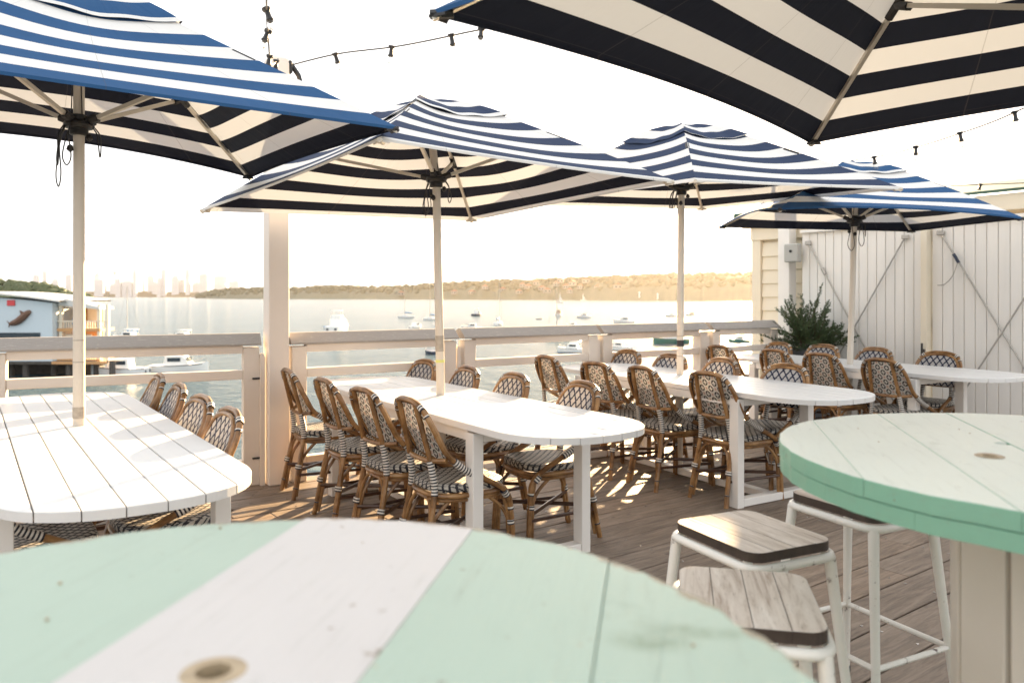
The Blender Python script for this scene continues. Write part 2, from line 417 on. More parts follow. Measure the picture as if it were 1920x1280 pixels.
def drum_mat(name, col, stain=.6, patch=None, rim=None):
    """weathered paint on rough-sawn drum timber: brush grain, cracks, chips showing old wood, dirty patches"""
    m, nt, bs = nodes(name); v = coord(nt, 'Object', (1, 1, 1), True); vg = coord(nt, 'Object', (14, 1, 14), True); fx = coord(nt, 'Object')
    n1 = noise(nt, v, 2.5, 6, .6); n2 = noise(nt, v, 30, 7, .72); n3 = noise(nt, vg, 5, 8, .72, .4); n4 = noise(nt, v, 4.3, 7, .66)
    c = mix(nt, n1, tuple(x * .90 for x in col), tuple(min(.88, x * 1.07) for x in col))
    c = mix(nt, mth(nt, 'MULTIPLY', ramp(nt, n3, [(.30, 1.0), (.46, 0.0)]), .22), c, (.24, .25, .20))
    c = mix(nt, mth(nt, 'MULTIPLY', ramp(nt, n4, [(stain, 0.0), (stain + .1, 1.0)]), .32), c, (.16, .20, .13))
    if patch:
        for (px, py, rx, ry) in patch:
            mp = nt.nodes.new('ShaderNodeMapping'); mp.inputs['Location'].default_value = (-px / rx, -py / ry, 0); mp.inputs['Scale'].default_value = (1 / rx, 1 / ry, 0)
            nt.links.new(fx, mp.inputs['Vector']); ln = nt.nodes.new('ShaderNodeVectorMath'); ln.operation = 'LENGTH'; nt.links.new(mp.outputs[0], ln.inputs[0])
            k = ramp(nt, ln.outputs['Value'], [(.25, 1.0), (1.0, 0.0)]); k = mth(nt, 'MULTIPLY', k, ramp(nt, n2, [(.38, .15), (.60, 1.0)]))
            c = mix(nt, mth(nt, 'MULTIPLY', k, .75), c, (.16, .22, .14))
    if rim:                                                            # paint knocked off along the outer edge
        ln = nt.nodes.new('ShaderNodeVectorMath'); ln.operation = 'LENGTH'; mp = nt.nodes.new('ShaderNodeMapping'); mp.inputs['Scale'].default_value = (1, 1, 0)
        nt.links.new(fx, mp.inputs['Vector']); nt.links.new(mp.outputs[0], ln.inputs[0])
        e = ramp(nt, mth(nt, 'MULTIPLY', mth(nt, 'SUBTRACT', ln.outputs['Value'], rim - .022), 1 / .022), [(0, 0.0), (1, 1.0)])
        w = ramp(nt, mth(nt, 'ADD', mth(nt, 'MULTIPLY', e, .42), noise(nt, v, 22, 6, .7)), [(.74, 0.0), (.80, 1.0)]); c = mix(nt, mth(nt, 'MULTIPLY', w, .75), c, (.27, .19, .12))
    chip = ramp(nt, n2, [(.662, 0.0), (.682, 1.0)]); c = mix(nt, mth(nt, 'MULTIPLY', chip, .8), c, (.20, .14, .09))
    crack = ramp(nt, n3, [(.285, 1.0), (.315, 0.0)]); c = mix(nt, mth(nt, 'MULTIPLY', crack, .55), c, (.10, .09, .06))
    nt.links.new(c, bs.inputs['Base Color']); bs.inputs['Roughness'].default_value = .42
    h = mth(nt, 'ADD', mth(nt, 'MULTIPLY', n3, .9), mth(nt, 'ADD', mth(nt, 'MULTIPLY', chip, -.8), mth(nt, 'MULTIPLY', crack, -1.2))); bump(nt, bs, h, .5, .004); return m
M['mint'] = drum_mat('mint', (.365, .465, .385), .60, [(.385, .215, .052, .030), (.435, .245, .06, .020)], .552)
M['mint_pale'] = drum_mat('mint_pale', (.64, .69, .615), .64)
M['mint_rim'] = drum_mat('mint_rim', (.20, .405, .29), .66)
M['drum_white'] = drum_mat('drum_white', (.56, .535, .52), .66, None, .552)
M['drum_cream'] = drum_mat('drum_cream', (.66, .65, .62), .68)
M['drum_side'] = painted('drum_side', (.62, .56, .49), (.3, .22, .16), .5, .74, 8)
M['rust_ring'] = plain('rust_ring', (.42, .33, .22), .6, .1, .4, 60)
def water_mat():
    m, nt, bs = nodes('harbour_water'); v = coord(nt, 'Object', (1, 1, 1))
    n = noise(nt, v, .55, 6, .62, .4); n2 = noise(nt, v, .05, 3, .5)
    nt.links.new(mix(nt, n2, (.06, .095, .115), (.11, .155, .18)), bs.inputs['Base Color'])
    bs.inputs['Roughness'].default_value = .16; bs.inputs['IOR'].default_value = 1.045; bs.inputs['Specular Tint'].default_value = (.80, .92, 1, 1)
    bump(nt, bs, n, 1.0, .6); return m
M['water'] = water_mat()
def bush_mat(name, a, b, sc):
    m, nt, bs = nodes(name); v = coord(nt, 'Object')
    nt.links.new(mix(nt, noise(nt, v, sc, 5), a, b), bs.inputs['Base Color']); bs.inputs['Roughness'].default_value = .6
    return m
M['juniper'] = bush_mat('juniper', (.022, .045, .018), (.085, .13, .045), 9)
M['hill'] = bush_mat('hill_bush', (.03, .045, .02), (.10, .10, .05), .03)
M['headland'] = bush_mat('headland', (.03, .05, .015), (.10, .12, .04), .2)
M['tower'] = plain('tower', (.60, .60, .62), .5, 0, .2, .02)
M['house_wall'] = plain('house_wall', (.34, .30, .26), .7)
M['house_roof'] = plain('house_roof', (.36, .16, .10), .8)
M['land'] = plain('land', (.10, .095, .07), .9, 0, .3, .01)

# ------------------------------------------------------------------ sea, land, air
WZ = -6.1
mb = MB(); mb.add([(-6000, -250, WZ), (6000, -250, WZ), (6000, 5600, WZ), (-6000, 5600, WZ)], [(0, 1, 2, 3)])
struct(mb.build('water', M['water']))
def ridge(name, pts, back, mat, bumps, kind='structure', seg=6, seed=1):
    """land rising from the shoreline; pts = (x, y, height) along the crest"""
    r = random.Random(seed); P = []
    for i in range(len(pts) - 1):
        for k in range(seg):
            t = k / seg; P.append([pts[i][j] * (1 - t) + pts[i + 1][j] * t for j in range(3)])
    P.append(list(pts[-1])); rows = 9; vs = []; fs = []; n = len(P)
    for i, p in enumerate(P):
        for q in range(rows):
            t = q / (rows - 1); d = (t - .35) * back
            h = p[2] * (math.sin(min(1, t / .42) * PI / 2) if t < .42 else math.cos((t - .42) / .58 * PI / 2))
            h += (r.random() - .5) * bumps * (1 if 0 < q < rows - 1 else 0)
            if q == 0: h = -.3
            n_ = math.hypot(p[0], p[1]); k_ = 1 + d / n_
            vs.append((p[0] * k_, p[1] * k_, WZ + max(h, -.3)))
    for i in range(n - 1):
        for q in range(rows - 1): a = i * rows + q; fs.append((a, a + rows, a + rows + 1, a + 1))
    m = MB(); m.add(vs, fs, None, 0, True); o = m.build(name, mat, flat_angle=80); o['kind'] = kind; return o
HP = [(-1058, 2600, 8), (-927, 2400, 22), (-825, 2300, 29), (-698, 2200, 28), (-593, 2150, 29), (-492, 2100, 33), (-396, 2050, 31), (-303, 2000, 30), (-229, 1950, 35), (-144, 1900, 39), (-51, 1850, 43), (0, 1800, 44), (48, 1750, 43), (114, 1650, 44), (171, 1550, 44), (225, 1480, 45), (274, 1420, 46), (319, 1360, 45), (355, 1320, 45), (391, 1290, 43), (448, 1250, 41), (543, 1230, 39), (695, 1200, 36), (900, 1150, 34), (1200, 1000, 30)]
ridge('hills', HP, 420, M['hill'], 5.0, seg=14, seed=3)
ridge('headland', [(-420, 380, 19), (-340, 410, 17.5), (-295, 420, 16.6), (-278, 420, 15.5), (-266, 420, 15), (-255, 420, 14), (-248, 420, 12.5), (-240, 420, 9.5), (-232, 420, 7.5), (-222, 420, 1)], 90, M['headland'], 2.2, seg=8, seed=5)
ridge('city_shore', [(-4300, 5150, 26), (-3500, 5150, 30), (-3000, 5180, 34), (-2500, 5200, 40), (-2000, 5200, 34), (-1500, 5250, 26), (-900, 5300, 20), (300, 5350, 16), (1500, 5350, 14)], 160, M['land'], 9, seg=14, seed=8)
m = MB(); lathe(m, [(0, .35), (2, .3), (5, 0), (6, -.3)], 14)
o = m.build('sand_spit', M['land'], loc=(120, 417, WZ)); o.scale = (1.5, .5, 1); struct(o)

# wooded crowns standing up from the crest of the hills, one far-off mass
def clumps(name, pts, mat, size, per, spread, seed):
    r = random.Random(seed); m = MB(); base = []
    t = (1 + 5 ** .5) / 2
    ico = [(-1, t, 0), (1, t, 0), (-1, -t, 0), (1, -t, 0), (0, -1, t), (0, 1, t), (0, -1, -t), (0, 1, -t), (t, 0, -1), (t, 0, 1), (-t, 0, -1), (-t, 0, 1)]
    icf = [(0, 11, 5), (0, 5, 1), (0, 1, 7), (0, 7, 10), (0, 10, 11), (1, 5, 9), (5, 11, 4), (11, 10, 2), (10, 7, 6), (7, 1, 8), (3, 9, 4), (3, 4, 2), (3, 2, 6), (3, 6, 8), (3, 8, 9), (4, 9, 5), (2, 4, 11), (6, 2, 10), (8, 6, 7), (9, 8, 1)]
    for i in range(len(pts) - 1):
        L = math.hypot(pts[i + 1][0] - pts[i][0], pts[i + 1][1] - pts[i][1])
        for k in range(int(L * per)):
            t_ = r.random(); p = [pts[i][j] * (1 - t_) + pts[i + 1][j] * t_ for j in range(3)]
            d = (r.random() - .75) * spread; s = size * (.5 + r.random()); n_ = math.hypot(p[0], p[1]); kk = 1 + d / n_
            h = p[2] * max(0, math.cos(min(1, abs(d) / spread) * PI / 2)) * .97
            vs = [(p[0] * kk + a * s * .55 * (.8 + .4 * r.random()), p[1] * kk + b * s * .5, WZ + h + c * s * .42 * (.8 + .4 * r.random())) for a, b, c in ico]
            m.add(vs, icf, None, 0, False)
    o = m.build(name, mat); o['kind'] = 'stuff'; return o
clumps('hillside_woods', HP[:-2], M['hill'], 7.0, .55, 120, 11)
clumps('headland_woods', [(-340, 410, 17), (-295, 420, 16), (-278, 420, 15), (-266, 420, 14.4), (-255, 420, 13.2), (-248, 420, 11.5), (-240, 420, 8.5), (-230, 420, 6.5)], M['headland'], 2.6, 4.5, 22, 12)

# the city across the water
TW = [(-3181, -3153, 147), (-3139, -3111, 171), (-3088, -3041, 124), (-2990, -2948, 147), (-2822, -2784, 166), (-2780, -2719, 115), (-2686, -2630, 87), (-2630, -2598, 119), (-2593, -2528, 103), (-2523, -2500, 189), (-2500, -2481, 115), (-2448, -2406, 138), (-2406, -2373, 105), (-2359, -2336, 124), (-2336, -2308, 178), (-2275, -2229, 147), (-2229, -2201, 119), (-2180, -2154, 182), (-2149, -2098, 101), (-2098, -2042, 154), (-2005, -1916, 138), (-1874, -1808, 105), (-2900, -2860, 96), (-2720, -2690, 92), (-1960, -1900, 92), (-3240, -3200, 100)]
ORDS = 'first second third fourth fifth sixth seventh eighth ninth tenth eleventh twelfth thirteenth fourteenth fifteenth sixteenth seventeenth eighteenth nineteenth twentieth twenty-first twenty-second twenty-third twenty-fourth twenty-fifth twenty-sixth'.split()
TW.sort()
for i, (a, b, h) in enumerate(TW):
    m = MB(); w = b - a; d = w * (.7 + .5 * rng.random())
    st = i % 3
    box(m, (0, 0, h * (.5 if st else .45)), (w, d, h * (1 if st else .9)))
    t = thing('skyscraper', ('tall ' if h > 160 else 'low ' if h < 110 else '') + ('slim' if b - a < 31 else 'broad') + ' hazy skyscraper, ' + ORDS[i] + ' from the left in the far skyline', 'skyscraper', ((a + b) / 2, 5200 + rng.uniform(-60, 60), WZ), 0, 'skyscrapers of the far city skyline')
    m.build('tower_block', M['tower'], t)
    m = MB()
    if st == 0: box(m, (0, 0, h * .95), (w * .6, d * .6, h * .1))
    elif st == 1: box(m, (w * .1, 0, h + 3), (w * .4, d * .4, 6)); tube(m, [(0, 0, h + 6), (0, 0, h + 16)], .8, 5)
    else: box(m, (0, 0, h + 2), (w * .8, d * .8, 4))
    m.build('roof_crown', M['tower'], t)
m = MB(); tube(m, [(0, 0, 0), (0, 0, 178)], 3.5, 8); lathe(m, [(3.5, 150), (13, 160), (13, 172), (6, 178), (1.5, 205), (0.5, 222)], 14)
o = m.build('observation_tower', M['tower'], loc=(-2660, 5180, WZ)); tag(o, 'thin distant observation tower with a round turret above the city', 'tower')
# houses on the far hillside
hp = [(22, 1705, 30), (34, 1700, 26), (50, 1668, 34), (62, 1650, 22), (88, 1600, 30), (97, 1610, 38), (108, 1590, 25), (118, 1560, 31), (131, 1540, 24), (142, 1545, 36), (-60, 1780, 26), (-20, 1750, 20), (-130, 1810, 15), (-262, 1890, 12), (160, 1500, 22), (190, 1450, 24), (70, 1600, 17), (110, 1530, 16), (-90, 1790, 14), (15, 1690, 15)]
hp.sort(key=lambda q: q[0] / q[1])
for i, (x, y, z) in enumerate(hp):
    t = thing('hillside_house', 'small pale house with a reddish roof, ' + ORDS[i] + ' from the left on the far hillside', 'house', (x * 1.02, y * 1.02 - 60, WZ + z - 3), rng.uniform(-.6, .6), 'houses on the far hillside')
    w = rng.uniform(9, 15); m = MB(); box(m, (0, 0, 3.5), (w, 9, 7)); m.build('wall', M['house_wall'], t)
    m = MB(); prism(m, [(-w / 2 - .6, 0), (w / 2 + .6, 0), (0, 3.6)], -5, 5, M=Matrix.Translation((0, 0, 7)) @ Matrix.Rotation(PI / 2, 4, 'X')); m.build('roof', M['house_roof'], t)
    for k in (-1, 1):
        m = MB(); box(m, (k * w * .25, -4.53, 3.6), (w * .22, .12, 2.4)); m.build('window', M['glass'], t)

# haze: one closed box of even air round everything
m = MB(); box(m, (0, 2700, 112), (13000, 6600, 239))
hz = bpy.data.materials.new('haze'); hz.use_nodes = True; nt = hz.node_tree; nt.nodes.remove(nt.nodes['Principled BSDF'])
pv = nt.nodes.new('ShaderNodeVolumePrincipled'); pv.inputs['Color'].default_value = (1, .95, .92, 1); pv.inputs['Density'].default_value = 2.4e-5; pv.inputs['Anisotropy'].default_value = .7
nt.links.new(pv.outputs[0], nt.nodes['Material Output'].inputs['Volume'])
o = m.build('haze', hz); o['kind'] = 'stuff'

# ------------------------------------------------------------------ boats
def hull(L, B, H, mat, parent, keel=.35, flare=1.0, name='hull', sheer=.35):
    """lofted hull, bow towards +x, waterline at z 0"""
    st = [(-.5, .82, .9), (-.3, .95, .92), (-.05, 1.0, .95), (.2, .88, 1.0), (.36, .58, 1.1), (.46, .25, 1.2), (.5, .02, 1.28)]
    vs = []; fs = []
    for (x, w, h) in st:
        hh = H * (1 + (h - 1) * sheer / .28)
        yb = B / 2 * w
        for (yy, zz) in ((-yb * flare, hh), (-yb * .92, .12 * H), (-yb * .55, -keel * H), (0, -keel * H * 1.3), (yb * .55, -keel * H), (yb * .92, .12 * H), (yb * flare, hh)):
            vs.append((x * L, yy, zz))
    for i in range(len(st) - 1):
        for k in range(6): a = i * 7 + k; fs.append((a, a + 1, a + 8, a + 7))
        fs.append((i * 7 + 6, i * 7, (i + 1) * 7, (i + 1) * 7 + 6))
    fs.append(tuple(range(7))[::-1])
    m = MB(); m.add(vs, fs, None, 0, True); return m.build(name, mat, parent, flat_angle=35)
def part(name, mat, parent, fn):
    m = MB(); fn(m); return m.build(name, mat, parent)
def motorboat(name, label, x, y, L, B, head, cabin=1, mat='hull_white', top='hull_white', fly=False, group='boats moored in the harbour', canopy=None):
    t = thing(name, label, 'boat', (x, y, WZ), head, group)
    H = L * .15; hull(L, B, H, M[mat], t)
    part('rubbing_strake', M['dark_steel'], t, lambda m: [tube(m, [(-.5 * L, s * B * .415, H * .82), (-.05 * L, s * B * .505, H * .86), (.2 * L, s * B * .445, H * .93), (.36 * L, s * B * .30, H * 1.0), (.49 * L, s * B * .02, H * 1.12)], L * .006, 5) for s in (-1, 1)])
    if cabin:
        h = L * .16
        def cab(m):
            prism(m, [(-.22 * L, 0), (.22 * L, 0), (.10 * L, h), (-.20 * L, h * 1.02)], -B * .34, B * .34, M=Matrix.Translation((0, 0, H * .92)) @ Matrix.Rotation(PI / 2, 4, 'X'))
        part('cabin', M[top], t, cab)
        part('windscreen', M['glass'], t, lambda m: box(m, (.165 * L, 0, H * .92 + h * .55), (.02 * L, B * .56, h * .62), Matrix.Rotation(0, 4, 'Y')))
        for s in (-1, 1):
            part('window', M['glass'], t, lambda m: box(m, (-.05 * L, s * B * .345, H * .92 + h * .6), (.22 * L, .03, h * .42)))
        if fly:
            part('flybridge', M[top], t, lambda m: [box(m, (-.08 * L, 0, H * .92 + h * 1.25), (.2 * L, B * .58, h * .45), ch=.05), box(m, (-.1 * L, 0, H * .92 + h * 2.1), (.2 * L, B * .6, .06))])
            for sx in (-.18, -.02):
                for s in (-1, 1): part('canopy_post', M['alu'], t, lambda m: tube(m, [(sx * L, s * B * .26, H * .92 + h * 1.4), (sx * L, s * B * .27, H * .92 + h * 2.1)], .03, 5))
        [part('stern_vent', M['glass'], t, lambda m: box(m, (-.5 * L - .01, s * B * .24, H * .5), (.03, B * .14, H * .32))) for s in (-1, 1)]
    if canopy:
        part('canopy', M[canopy], t, lambda m: box(m, (-.12 * L, 0, H * 1.0 + L * .22), (.36 * L, B * .7, L * .03), ch=.03))
        for sx in (-.28, .03):
            for s in (-1, 1): part('canopy_post', M['alu'], t, lambda m: tube(m, [(sx * L, s * B * .32, H * .8), (sx * L, s * B * .32, H + L * .21)], .025, 5))
    part('bow_rail', M['alu'], t, lambda m: tube(m, spline([(.15 * L, -B * .36, H * 1.15), (.3 * L, -B * .3, H * 1.45), (.44 * L, 0, H * 1.75), (.3 * L, B * .3, H * 1.45), (.15 * L, B * .36, H * 1.15)], 4), .022, 5))
    return t
def sailboat(name, label, x, y, L, mast, head, cover='blue_canvas', mat='hull_white', sail=False, group='boats moored in the harbour'):
    t = thing(name, label, 'sailing boat', (x, y, WZ), head, group); B = L * .3; H = L * .12
    hull(L, B, H, M[mat], t, sheer=.2)
    part('cabin', M['hull_white'], t, lambda m: prism(m, [(-.12 * L, 0), (.22 * L, 0), (.15 * L, H * .6), (-.12 * L, H * .7)], -B * .26, B * .26, M=Matrix.Translation((0, 0, H * .95)) @ Matrix.Rotation(PI / 2, 4, 'X')))
    part('mast', M['alu'], t, lambda m: tube(m, [(.08 * L, 0, H), (.08 * L, 0, mast)], [.07, .04], 6))
    part('boom', M['alu'], t, lambda m: tube(m, [(.08 * L, 0, H * 2.3), (-.38 * L, 0, H * 2.2)], .05, 6))
    if sail: part('sail', M['hull_white'], t, lambda m: m.add([(.07 * L, 0, H * 2.4), (-.37 * L, .3, H * 2.3), (.07 * L, 0, mast * .97), (-.12 * L, .35, mast * .5)], [(0, 1, 3), (0, 3, 2)]))
    else: part('sail_cover', M[cover], t, lambda m: tube(m, [(.06 * L, 0, H * 2.75), (-.1 * L, 0, H * 2.7), (-.37 * L, 0, H * 2.45)], [.2, .22, .12], 7))
    part('rigging', M['dark_steel'], t, lambda m: [tube(m, [(.08 * L, 0, mast * .98), q], .012, 4) for q in ((.49 * L, 0, H * 1.2), (-.49 * L, 0, H), (.06 * L, B * .48, H), (.06 * L, -B * .48, H))])
    return t
def dinghy(label, x, y, L, head, mat='blue_canvas'):
    t = thing('dinghy', label, 'dinghy', (x, y, WZ), head, 'boats moored in the harbour')
    hull(L, L * .42, L * .13, M['hull_white'], t); part('thwart', M['warm_wood'], t, lambda m: box(m, (0, 0, L * .13), (L * .12, L * .36, .05)))
    part('cover', M[mat], t, lambda m: prism(m, [(-.46 * L, -.15 * L), (.2 * L, -.16 * L), (.44 * L, 0), (.2 * L, .16 * L), (-.46 * L, .15 * L)], L * .13, L * .19, .02)); return t
motorboat('motor_cruiser', 'cream flybridge cruiser moored stern-on behind the second railing', -36.3, 161.9, 9.5, 3.5, R(85), fly=True)
dinghy('small blue dinghy beside the cream flybridge cruiser', -43.0, 181, 2.4, R(20))
sailboat('sailing_boat', 'moored yacht with a blue sail cover and thin mast, mid-harbour', -36.3, 264.5, 5.6, 10.6, R(188))
motorboat('motor_boat', 'small white motorboat right of the yacht with blue sail cover', -22.1, 177.8, 4.6, 1.9, R(70))
sailboat('sailing_boat', 'moored yacht half hidden behind the second umbrella pole', -25.2, 241, 5, 11, R(170))
motorboat('motor_cruiser', 'dark-hulled cruiser alone in open water, centre of the harbour', -13.3, 293, 6, 2.8, R(70), mat='navy_hull', fly=True)
sailboat('sailing_boat', 'faint white yacht with tall mast behind the third railing', -3.4, 200.9, 5.5, 12.5, R(75))
motorboat('motor_boat', 'low white boat just above the third railing cap', -9.0, 172.2, 4.5, 1.8, R(175))
dinghy('small grey dinghy afloat left of the tall mast', 8.7, 246.5, 2.3, R(170), 'planter')
sailboat('sailing_boat', 'dark green yacht with the tallest mast, behind the third railing', 8.0, 132.3, 4.4, 10, R(178), mat='teal_hull')
motorboat('motor_cruiser', 'brown-topped cruiser just right of the tall mast', 17.8, 293, 6, 2.5, R(75), top='tan_canvas', fly=True)
sailboat('sailing_boat', 'far yacht under white sail, left of the pair', 51.8, 834, 9, 13, R(150), sail=True)
sailboat('sailing_boat', 'farthest yacht under white sail, close to the hills', 119.7, 1300, 10, 13, R(150), sail=True)
motorboat('motor_boat', 'white motorboat with tan awning, centre right of the harbour', 24.6, 264.5, 5, 2, R(172), canopy='tan_canvas')
motorboat('motor_boat', 'white launch just above the third railing, near its right end', 14.6, 187, 3.6, 1.7, R(165))
motorboat('motor_cruiser', 'white cruiser with blue windows above the fourth railing', 30.7, 212.7, 5.6, 2.3, R(178))
motorboat('motor_boat', 'low pale boat left of the third umbrella pole', 57.2, 278, 4, 1.7, R(172))
motorboat('motor_cruiser', 'cruiser with a reddish brown canopy right of the third umbrella pole', 68.1, 293, 4.4, 2.0, R(160), canopy='tan_canvas', top='tan_canvas')
motorboat('motor_boat', 'white boat with awning frame seen through the third railing', 8.0, 103.3, 3.9, 1.8, R(165), canopy='hull_white')
motorboat('motor_boat', 'white cabin boat seen through the fourth railing, at its left', 14.8, 107.4, 3.6, 1.8, R(150), canopy='hull_white')
motorboat('motor_boat', 'white boat with green underside seen through the fourth railing', 25.0, 121.9, 5.7, 2.0, R(188), mat='teal_hull')
motorboat('motor_boat', 'green motorboat seen through the rightmost railing', 37.0, 126, 3.4, 1.7, R(160), mat='teal_hull')
motorboat('motor_boat', 'dark-hulled boat seen through the second railing', -10.4, 100.4, 3.0, 1.6, R(120), mat='navy_hull', cabin=0)
motorboat('speedboat', 'white speedboat with rounded bow moored below the left railing', -37.2, 73.3, 5.2, 2.1, R(184))
motorboat('speedboat', 'long white speedboat right of the red-seated dinghy', -32.6, 75.8, 5.6, 2.2, R(5))
dinghy('small white dinghy with red cover between the two speedboats', -35.0, 73.6, 1.5, R(95), 'red')
motorboat('motor_boat', 'pale launch with a white roof above the left railing', -54.6, 127.6, 5.0, 2.2, R(175), canopy='hull_white')
motorboat('motor_boat', 'pale motorboat behind the boathouse balcony', -63.4, 127.6, 5.4, 2.1, R(170), canopy='hull_white')
sailboat('sailing_boat', 'pale yacht with leaning mast right of the boathouse', -64.6, 130.5, 5, 9.5, R(165))
for (x, y, h, lb) in ((219, 1330, 13, 'left'), (243, 1290, 10, 'right')):
    t = thing('channel_marker', 'white channel marker post under the hills, the %s of two' % lb, 'marker', (x, y, WZ), 0, 'channel markers')
    part('post', M['hull_white'], t, lambda m: tube(m, [(0, 0, -.2), (0, 0, h)], [1.4, 1.0], 8)); part('lantern', M['hull_white'], t, lambda m: lathe(m, [(1.6, h), (1.6, h + 1.2), (.3, h + 2.4)], 8))

# ------------------------------------------------------------------ boathouse on the wharf, left
t = thing('boathouse', 'pale blue boathouse with a curved roof on dark wharf piles', 'building', (0, 0, 0))
def gable(m):
    pr = [(-54, -4.6), (-42.2, -4.6), (-42.2, .75)]
    for k in range(9): a = k / 8; pr.append((-42.2 - 11.8 * a, .75 + .95 * math.sin(PI * (.15 + .55 * a)) - .43 * 1))
    pr.append((-54, .9)); prism(m, pr[:3] + pr[4:], -79, -71, M=Matrix.Rotation(PI / 2, 4, 'X'))
w = part('wall', M['pale_blue'], t, gable)
part('window', M['glass'], t, lambda m: box(m, (-48.5, 70.96, -2.25), (10.4, .06, .55)))
def roofm(m):
    P = []
    for k in range(13):
        a = k / 12; P.append((-41.2 - 13.2 * a, .62 + 1.05 * math.sin(PI * (.06 + .62 * a))))
    vs = []; 
    for (x, z) in P: vs += [(x, 70.4, z), (x, 79.5, z), (x, 70.4, z + .16), (x, 79.5, z + .16)]
    fs = []
    for k in range(12):
        a = 4 * k; b = a + 4; fs += [(a, a + 1, b + 1, b), (a + 2, b + 2, b + 3, a + 3), (a, b, b + 2, a + 2), (a + 1, a + 3, b + 3, b + 1)]
    m.add(vs, fs, None, 0, True)
part('roof', M['pale_roof'], t, roofm)
part('balcony_roof', M['pale_roof'], t, lambda m: prism(m, [(-42.2, .55), (-38.2, .15), (-38.2, .35), (-41.4, 1.15)], -74.2, -71.6, M=Matrix.Rotation(PI / 2, 4, 'X')))
part('back_wall', M['warm_wood'], t, lambda m: box(m, (-40.75, 74.4, -2.0), (2.9, .2, 4.6)))
part('balcony_floor', M['warm_wood'], t, lambda m: box(m, (-40.2, 73.0, -1.75), (4.0, 2.6, .28)))
part('lower_floor', M['warm_wood'], t, lambda m: box(m, (-40.2, 73.0, -4.6), (4.0, 2.6, .25)))
for x in (-41.9, -39.9, -38.35, -37.6):
    part('post', M['cream'], t, lambda m: box(m, (x, 71.9, -2.0), (.28, .28, 5.2)))
for z in (-.95, -4.0): part('balustrade', M['cream'], t, lambda m: [box(m, (-39.9, 71.75, z), (4.6, .08, .1))] + [box(m, (-42 + .22 * k, 71.75, z - .35), (.07, .06, .65)) for k in range(20)])
for k in range(2): part('shutter', M['cream'], t, lambda m: box(m, (-41.5 + 1.25 * k, 74.24, -.4), (.9, .12, 1.3)))
part('screen_wall', M['cream'], t, lambda m: box(m, (-40.6, 72.3, -3.2), (2.6, .12, 2.0)))
for k in range(9): part('pile', M['wharf'], t, lambda m: tube(m, [(-53 + 2.0 * k, 71.6 + (k % 2), -7.0), (-53 + 2.0 * k, 71.6 + (k % 2), -4.6)], .28, 8))
part('wharf_edge', M['wharf'], t, lambda m: [box(m, (-46.3, 73.4, -4.75), (15.6, 4.6, .3)), box(m, (-46.8, 74.5, -5.6), (14.8, .3, 1.6))])
part('fascia_beam', M['warm_wood'], t, lambda m: box(m, (-39.8, 71.1, -4.75), (5, .12, .26)))
t = thing('fish_sculpture', 'dark carved fish hung on the pale blue boathouse wall', 'sculpture', (-45.2, 70.9, -.55), 0)
def fishm(m):
    P = spline([(1.05, 0, .55), (.75, 0, .35), (.3, 0, -.05), (-.2, 0, -.42), (-.75, 0, -.6)], 4); n = len(P)
    tube(m, P, [.08 + .26 * math.sin(PI * min(1, (1 - i / (n - 1)) * .85 + .12)) ** .8 for i in range(n)], 8)
part('body', M['fish'], t, fishm)
part('tail_fin', M['fish'], t, lambda m: prism(m, [(-.75, -.62), (-1.15, -.32), (-.92, -.62), (-.95, -.95)][::-1], -.03, .03, M=Matrix.Rotation(PI / 2, 4, 'X')))
part('dorsal_fin', M['fish'], t, lambda m: prism(m, [(.5, .45), (.05, .62), (.2, .1)], -.03, .03, M=Matrix.Rotation(PI / 2, 4, 'X')))
t = thing('red_sign', 'small red sign high on the pale blue boathouse wall', 'sign', (-45.95, 70.93, .75), 0)
part('board', M['red'], t, lambda m: box(m, (0, 0, 0), (.72, .06, .5)))
t = thing('folded_parasol', 'blue folded cloth on the boathouse balcony', 'parasol', (-40.9, 72.8, -1.6)); part('cloth', M['blue_canvas'], t, lambda m: lathe(m, [(.45, .3), (.5, .6), (.35, 1.1), (.1, 1.7)], 8)); part('stem', M['alu'], t, lambda m: tube(m, [(0, 0, 0), (0, 0, 1.8)], .04, 5))

